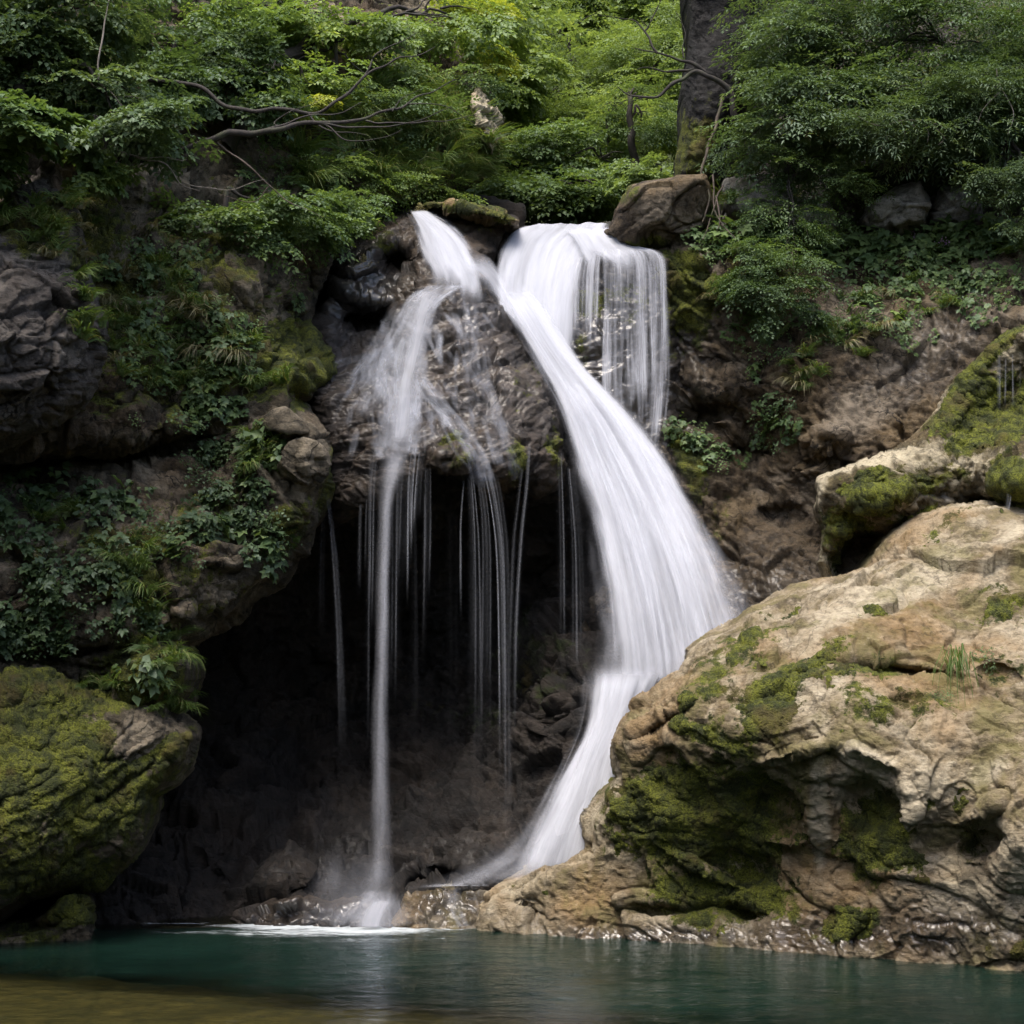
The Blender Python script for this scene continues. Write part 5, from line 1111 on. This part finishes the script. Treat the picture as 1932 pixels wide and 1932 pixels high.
def herb_proto(seed, n=26, size=.11, spread=.22, lobed=True, outward=.6):
    """a low clump of stalked leaves facing out of the wall (-Y) and up"""
    r = np.random.default_rng(seed); Vs = []; rn = []
    for k in range(n):
        a = r.uniform(0, 2 * math.pi); rad = spread * math.sqrt(r.random())
        p = np.array([math.cos(a) * rad, -0.05 - .12 * r.random(), math.sin(a) * rad * .8])
        nn = np.array([.35 * r.normal(), -outward + .25 * r.normal(), 1.0 - .5 * outward]); nn /= np.linalg.norm(nn)
        d = np.array([r.normal(), -.3 + .3 * r.normal(), -.75 + .35 * r.normal()]); d -= nn * (d @ nn); d /= np.linalg.norm(d)
        s = size * r.uniform(.6, 1.3); tone = r.random()
        if lobed:
            for ang, f in ((0, 1), (62, .8), (-62, .8), (118, .55), (-118, .55)):
                t = math.radians(ang + r.normal() * 6); d2 = d * math.cos(t) + np.cross(nn, d) * math.sin(t)
                Vs.append(leaf_quads(p[None], d2[None], nn[None], np.array([s * f]), np.array([s * f * .62]), .2, .12)[0]); rn.append(tone)
        else:
            Vs.append(leaf_quads(p[None], d[None], nn[None], np.array([s]), np.array([s * .8]), .2, .15)[0]); rn.append(tone)
    return np.array(Vs), np.array(rn)

GRASS = [mesh_from("blades", *grass_proto(s)[:2], False, {"rnd": grass_proto(s)[2]}) for s in (1, 2, 3, 4)]
GRASS_L = [mesh_from("blades", *grass_proto(s, 60, .75, .85)[:2], False, {"rnd": grass_proto(s, 60, .75, .85)[2]}) for s in (11, 12, 13)]
GRASS_T = [mesh_from('blades', *grass_proto(31, 13, 1.15, 2.4, .007, .5)[:2], False, {'rnd': grass_proto(31, 13, 1.15, 2.4, .007, .5)[2]})]
GRASS_T[0].materials.append(L_GRASS)
DRYG = [mesh_from("blades", *grass_proto(s, 40, .5, 1.1)[:2], False, {"rnd": grass_proto(s, 40, .5, 1.1)[2]}) for s in (21, 22)]
for g in GRASS + GRASS_L: g.materials.append(L_GRASS)
for g in DRYG: g.materials.append(L_DRY)
def herb_mesh(mat, *a, **k):
    V, r = herb_proto(*a, **k); me = leaves_to_mesh("leaves", V, r); me.materials.append(mat); return me
HERB_D = [herb_mesh(L_DARK, 30 + s, 24, .10, .24) for s in range(4)]
HERB_M = [herb_mesh(L_MID, 40 + s, 26, .09, .24) for s in range(4)]
HERB_S = [herb_mesh(L_MID, 50 + s, 34, .05, .20, False) for s in range(3)]
HERB_SD = [herb_mesh(L_DARK, 55 + s, 34, .06, .22, False) for s in range(3)]
HERB_B = [herb_mesh(L_MID, 60 + s, 12, .20, .34, True) for s in range(3)]
HERB_BD = [herb_mesh(L_BLUE, 65 + s, 12, .19, .30, False) for s in range(3)]

def scatter(name, part, protos, areas, cat, group, smin=.7, smax=1.3, seed=0, tilt=.35):
    """areas: (cx, cy, rx, ry, n, angle, label)"""
    r = np.random.default_rng(seed)
    for cx, cy, rx, ry, n, ang, label in areas:
        a = math.radians(ang)
        for _ in range(n):
            t = r.uniform(0, 2 * math.pi); q = math.sqrt(r.random())
            ex, ey = rx * q * math.cos(t), ry * q * math.sin(t)
            x = cx + ex * math.cos(a) - ey * math.sin(a); y = cy + ex * math.sin(a) + ey * math.cos(a)
            p, nn = surf(x, y)
            if p is None or not (-30 < x < 1962): continue
            me = protos[r.integers(len(protos))]
            o = bpy.data.objects.new(name, None); COL.objects.link(o)
            o.empty_display_size = .1
            o.location = p + nn * 0.02
            yaw = math.atan2(nn[0], -nn[1]) if abs(nn[1]) + abs(nn[0]) > .2 else 0
            yaw = max(-1.0, min(1.0, yaw)) + r.normal() * .35
            o.rotation_euler = (r.normal() * tilt * .6, r.normal() * tilt, yaw)
            s = r.uniform(smin, smax); o.scale = (s * r.uniform(.85, 1.15), s, s * r.uniform(.85, 1.15))
            tag(o, label, cat, label)
            c = bpy.data.objects.new(part, me); COL.objects.link(c); c.parent = o

scatter("lobed_herb", "leaves", HERB_D + HERB_SD, [
    (130, 1010, 200, 110, 62, 10, "dark lobed leaf clump on the belly of the left overhang"), (60, 1150, 110, 70, 34, 0, "dark lobed leaf clump low on the overhang above the mossy boulder"),
    (430, 900, 90, 60, 30, 30, "dark lobed leaf clump beside the pale corner of the left overhang"), (380, 1000, 70, 60, 16, 0, "dark lobed leaf clump midway down the overhang"),
    (500, 1020, 50, 60, 18, -40, "dark lobed leaf clump near the overhang's lower edge by the cave"), (100, 1210, 130, 30, 14, 0, "dark lobed leaf clump on the ledge just over the large mossy boulder"), (260, 1180, 60, 40, 10, 0, "dark lobed leaf clump above the rounded grassy boulder")],
    "herb", None, .7, 1.25, 1)
scatter("broad_leaf_plant", "leaves", HERB_B + HERB_BD, [
    (520, 840, 50, 40, 8, 0, "broad leaved plant on the pale corner of the left overhang"), (150, 930, 130, 50, 12, 0, "broad leaved plant under the dark crease of the left cliff"), (500, 1040, 30, 40, 5, 0, "broad leaved plant near the cave edge of the overhang"),
    (250, 1280, 50, 30, 5, 0, "broad leaved plant on the rounded grassy boulder")], "herb", None, .6, 1.0, 2)
scatter("small_herb", "leaves", HERB_S + HERB_M, [
    (350, 680, 130, 80, 38, 0, "small green herb on the slope above the overhang"), (300, 520, 120, 70, 34, 0, "small green herb on the upper left slope below the bare branch"), (440, 640, 80, 80, 22, 0, "small green herb beside the dark moss lobe"),
    (550, 560, 40, 50, 6, 0, "small green herb at the dark recess left of the dome"), (350, 780, 130, 25, 16, 0, "small green herb hanging at the overhang's upper lip"), (560, 330, 110, 60, 30, 0, "small green herb on the shrubby left bank")], "herb", None, .6, 1.2, 3)
scatter("grass_tuft", "blades", GRASS + DRYG[:1], [
    (300, 620, 110, 120, 52, 0, "drooping grass tuft on the slope beside the grey crag"), (120, 430, 70, 60, 18, 0, "drooping grass tuft on the shoulder of the grey crag"), (440, 700, 110, 60, 20, 0, "drooping grass tuft above the pale overhang corner"),
    (50, 390, 70, 40, 12, 0, "yellowish grass tuft on top of the grey crag"), (160, 560, 20, 90, 12, 0, "grass tuft along the grey crag's edge")], "grass tuft", None, .7, 1.25, 4)
scatter("hanging_grass", "blades", GRASS_L, [
    (820, 260, 90, 80, 46, 20, "long hanging grass tuft below the chalk white knob"), (700, 230, 110, 60, 30, 10, "long hanging grass tuft behind the bare branch tips"), (880, 330, 50, 20, 12, 0, "long hanging grass tuft at the bottom of the grassy bank"),
    (920, 300, 12, 30, 6, 0, "long hanging grass fringe under the chalk white knob"), (640, 320, 100, 50, 18, 0, "long hanging grass tuft among the light green shrubs"), (760, 350, 60, 30, 14, 0, "long hanging grass tuft above the left notch")], "grass tuft", None, .8, 1.35, 5)
scatter("hanging_grass", "blades", GRASS_L + GRASS, [
    (230, 1080, 60, 80, 18, 20, "hanging grass tuft in the middle of the left overhang"), (270, 1160, 40, 50, 10, 0, "hanging grass tuft over the rounded grassy boulder"), (500, 880, 50, 50, 11, 0, "hanging grass tuft on the pale overhang corner"), (310, 1240, 40, 40, 12, 0, "short grass growing on the rounded grassy boulder"),
    (320, 1330, 40, 24, 10, 0, "grass tuft on the top edge of the large mossy boulder"), (180, 1300, 60, 14, 7, 0, "grass tuft in the seam behind the large mossy boulder"), (110, 980, 60, 40, 8, 0, "grass tuft among the broad leaves under the crease")], "grass tuft", None, .55, .95, 6)
scatter("slope_herb", "leaves", HERB_M + HERB_S, [
    (1690, 520, 120, 50, 46, 5, "bright green herb clump at the top of the brown slope"), (1830, 540, 100, 50, 34, 20, "bright green herb clump on the bare earth above the ledge boulder"), (1560, 600, 80, 70, 34, 20, "bright green herb clump on the grey knobbly outcrop"), (1700, 610, 70, 40, 18, 20, "bright green herb clump in the middle of the brown slope"),
    (1440, 640, 60, 70, 26, 0, "bright green herb clump near the dark shrub by the veil"), (1480, 780, 60, 24, 12, 10, "bright green herb clump on the brown rock shelf"), (1460, 830, 40, 24, 7, 0, "bright green herb clump in the hollow of the brown face"), (1300, 820, 40, 22, 10, 30, "bright green herb clump at the foot of the veil"),
    (1360, 870, 40, 24, 5, 30, "tiny herb beside the main jet's right edge"), (1920, 560, 30, 60, 10, 0, "bright green herb clump over the mossy ledge edge"), (1340, 470, 50, 20, 10, 0, "bright green herb clump under the angular brown block")], "herb", None, .65, 1.2, 7)
scatter("broad_leaf_plant", "leaves", HERB_B, [
    (1830, 455, 120, 26, 34, 0, "broad leaved herb in the green band under the squarish boulder"), (1640, 470, 120, 24, 24, 0, "broad leaved herb in the green band under the wedge shaped boulder"), (1480, 470, 60, 24, 10, 0, "broad leaved herb below the broken grey boulder"), (1360, 440, 40, 14, 8, 0, "broad leaved herb beside the angular brown block")],
    "herb", None, .7, 1.15, 8)
scatter("grass_tuft", "blades", GRASS + DRYG, [
    (1400, 560, 60, 60, 14, 0, "grass tuft on the mossy yellow rock right of the veil"), (1620, 640, 60, 40, 9, 0, "grass tuft on the grey knobbly outcrop"), (1520, 690, 60, 50, 10, 0, "grass tuft on the dark brown hollow"), (1370, 400, 40, 40, 8, 0, "dry grass around the hanging pale root"), (1700, 560, 120, 40, 10, 0, "grass tuft on the bare brown earth")], "grass tuft", None, .6, 1.1, 9)
scatter("trailing_grass", "blades", GRASS_T, [(1808, 1262, 12, 8, 3, 0, "trailing grass hanging from a crack in the great boulder")], "grass tuft", None, .8, 1.1, 10, .1)
scatter("crack_plant", "leaves", HERB_S, [(1870, 1240, 18, 22, 4, 0, "tiny round leaved plant in a crack of the great boulder"), (1790, 1310, 14, 10, 2, 0, "tiny lobed plant below the trailing grass on the great boulder")], "herb", None, .55, .8, 11)

def single(name, part, me, x, y, s, label, cat, group=None, off=.03):
    p, nn = surf(x, y)
    o = empty(name, tuple(p + nn * off), label, cat, group); o.scale = (s, s, s)
    c = bpy.data.objects.new(part, me); COL.objects.link(c); c.parent = o; c["kind"] = "stuff"
    return o
# feathery cream flower heads and lilac flowers
def plume(seed):
    r = np.random.default_rng(seed); n = 260; t = r.random(n)
    b = np.stack([r.normal(size=n) * .16 * (1.1 - t), r.normal(size=n) * .05, t * .34], -1)
    d = r.normal(size=(n, 3)); return leaves_to_mesh("florets", leaf_quads(b, d, r.normal(size=(n, 3)), np.full(n, .026), np.full(n, .014)), r.random(n))
PL = [plume(k) for k in range(3)]
for m_ in PL: m_.materials.append(L_PLUME)
for k, (x, y, s) in enumerate([(712, 450, .8), (768, 440, .9), (805, 462, .8), (880, 425, .7), (760, 520, .7)]):
    single("flower_plume", "florets", PL[k % 3], x * .9, y * .98, s, "feathery cream flower head on the shrubby left bank", "flower", "cream flower heads on the left bank", .12)
r = np.random.default_rng(3)
for k, (x, y) in enumerate([(1735, 437), (1793, 468), (1718, 432)]):
    n = 40; b = r.normal(size=(n, 3)) * np.array([.09, .04, .06]); me = leaves_to_mesh("petals", leaf_quads(b, r.normal(size=(n, 3)), r.normal(size=(n, 3)), np.full(n, .05), np.full(n, .035)), r.random(n)); me.materials.append(L_PINK)
    single("lilac_flower", "petals", me, x, y, .8, "lilac flower cluster in the herb band under the pale boulders", "flower", "lilac flowers", .25)

# ------------------------------------------------------------------ bare branches, dead twigs, roots
def branch(name, label, main, rad, twigs, bark, seed, wob=.08, cat="branch"):
    pts = [P(*q) for q in main]; base = pts[0]
    root = empty(name, tuple(base), label, cat)
    V, Q = tube(pts, [q * .72 for q in rad], 8, len(pts) * 10, wob, seed)
    st = obj("stem", mesh_from("stem", V - base, Q), bark, root)
    for k, (tw, r0, r1) in enumerate(twigs):
        V, Q = tube([P(*q) for q in tw], [r0, lerp(r0, r1, .6), r1], 5, len(tw) * 6, wob * .7, seed + k)
        obj("twig", mesh_from("twig", V - base, Q), bark, st)
    return root
branch("dead_branch", "long dark bare branch reaching out over the left bank", [(225, 300, 30.8), (290, 300, 30.6), (340, 290, 30.5), (405, 262, 30.4), (500, 245, 30.4), (600, 232, 30.5), (690, 228, 30.7), (760, 200, 30.9), (862, 152, 31.2)],
       [.085, .08, .078, .07, .055, .042, .03, .02, .008],
       [([(600, 232, 30.5), (700, 240, 30.5), (780, 228, 30.4), (850, 205, 30.3)], .022, .005), ([(690, 228, 30.7), (770, 235, 30.6), (850, 225, 30.5), (905, 218, 30.4)], .018, .004), ([(610, 234, 30.5), (660, 262, 30.4), (720, 262, 30.4), (760, 245, 30.4)], .016, .004),
        ([(500, 245, 30.4), (560, 225, 30.5), (630, 215, 30.6), (680, 190, 30.7)], .022, .006), ([(770, 196, 30.9), (830, 200, 30.9), (900, 232, 30.9)], .012, .003), ([(740, 210, 30.8), (760, 180, 30.9), (800, 165, 31)], .011, .003), ([(560, 236, 30.5), (520, 226, 30.6), (620, 180, 30.8)], .012, .004)], B_DARK, 3)
branch("dead_branch", "dark limb curving up among the bright leaves", [(280, 150, 31.6), (370, 165, 31.5), (440, 200, 31.4), (580, 212, 31.3), (640, 190, 31.3), (690, 140, 31.4), (760, 110, 31.6), (820, 85, 31.8)], [.05, .05, .048, .045, .04, .03, .02, .008],
       [([(690, 140, 31.4), (720, 95, 31.5), (790, 60, 31.6)], .02, .005), ([(580, 212, 31.3), (620, 245, 31.2), (690, 255, 31.2)], .02, .005)], B_DARK, 5)
branch("dead_branch", "pale bare twigs sagging below the dark branch", [(150, 240, 29.8), (230, 280, 29.7), (300, 310, 29.6), (345, 345, 29.6), (380, 362, 29.6)], [.028, .025, .02, .014, .005],
       [([(210, 270, 29.7), (250, 292, 29.6), (330, 300, 29.6), (350, 296, 29.6)], .016, .004), ([(200, 285, 29.6), (212, 320, 29.5), (235, 355, 29.5)], .012, .004), ([(345, 345, 29.6), (420, 360, 29.6), (500, 340, 29.6)], .008, .003)], B_PALE, 7)
branch("dead_branch", "thin twig drooping toward the wet rock left of the dome", [(405, 265, 30.4), (450, 300, 30.4), (510, 350, 30.5), (560, 385, 30.6), (610, 407, 30.7)], [.022, .02, .015, .01, .004], [([(510, 350, 30.5), (470, 380, 30.5), (400, 360, 30.5)], .012, .004)], B_BROWN, 9)
branch("dead_branch", "straight pale pole standing in the left trees", [(186, 150, 29), (190, 90, 29), (202, 20, 29.1), (212, -30, 29.1)], [.022, .02, .016, .014], [], B_PALE, 11, .03)
branch("dead_branch", "dark twisted branch reaching left from the rock pillar", [(1405, 260, 35.6), (1395, 225, 35.5), (1370, 175, 35.4), (1320, 135, 35.3), (1285, 160, 35.2), (1240, 180, 35.2), (1190, 178, 35.2), (1162, 165, 35.2)], [.09, .085, .08, .06, .05, .04, .025, .01],
       [([(1330, 135, 35.3), (1290, 110, 35.3), (1240, 100, 35.3), (1200, 85, 35.3)], .045, .008), ([(1310, 130, 35.3), (1260, 135, 35.3), (1215, 125, 35.3), (1195, 130, 35.3)], .035, .006), ([(1240, 100, 35.3), (1215, 60, 35.4), (1190, 35, 35.4), (1130, 30, 35.4)], .025, .005), ([(1215, 60, 35.4), (1240, 20, 35.4), (1255, -10, 35.4)], .02, .008), ([(1290, 110, 35.3), (1290, 60, 35.3), (1270, 20, 35.4)], .015, .004)], B_DARK, 13, .12)
branch("dead_branch", "pale bent root hanging down the front of the rock pillar", [(1362, 185, 35.2), (1355, 230, 35.1), (1335, 280, 35.0), (1322, 330, 34.9), (1335, 380, 34.7), (1322, 420, 34.6)], [.04, .045, .04, .03, .022, .012],
       [([(1350, 370, 34.7), (1360, 410, 34.6), (1345, 450, 34.5)], .022, .006), ([(1345, 330, 34.9), (1352, 400, 34.6), (1395, 460, 34.4)], .02, .006), ([(1365, 350, 34.8), (1340, 400, 34.6), (1325, 450, 34.4)], .018, .005), ([(1350, 420, 34.6), (1385, 445, 34.5), (1410, 475, 34.4)], .014, .004)], B_BROWN, 15, .10)
branch("dead_branch", "pale bare twigs dangling under the willow like tree", [(1600, 205, 34.2), (1650, 235, 34), (1720, 228, 33.9), (1790, 240, 33.9)], [.014, .013, .011, .005],
       [([(1720, 228, 33.9), (1732, 255, 33.9), (1722, 275, 33.9)], .008, .003), ([(1700, 230, 33.9), (1706, 255, 33.9), (1694, 278, 33.9)], .008, .003), ([(1745, 231, 33.9), (1752, 250, 33.9), (1748, 268, 33.9)], .008, .003), ([(1680, 232, 33.9), (1672, 262, 33.9), (1660, 285, 33.9)], .008, .003), ([(1760, 235, 33.9), (1782, 260, 33.9), (1770, 275, 33.9)], .008, .003)], B_PALE, 17, .05)
branch("dead_branch", "curling pale twig at the right edge among hanging leaves", [(1880, 130, 33.8), (1890, 170, 33.7), (1910, 215, 33.6), (1900, 255, 33.6)], [.014, .013, .010, .004], [([(1890, 170, 33.7), (1860, 200, 33.6), (1845, 230, 33.6)], .008, .003)], B_PALE, 19, .05)
branch("dead_branch", "arched thin stem over the brown slope", [(1495, 470, 34.2), (1500, 520, 34), (1520, 560, 33.9), (1555, 600, 33.9)], [.012, .011, .009, .004], [], B_BROWN, 21, .04)
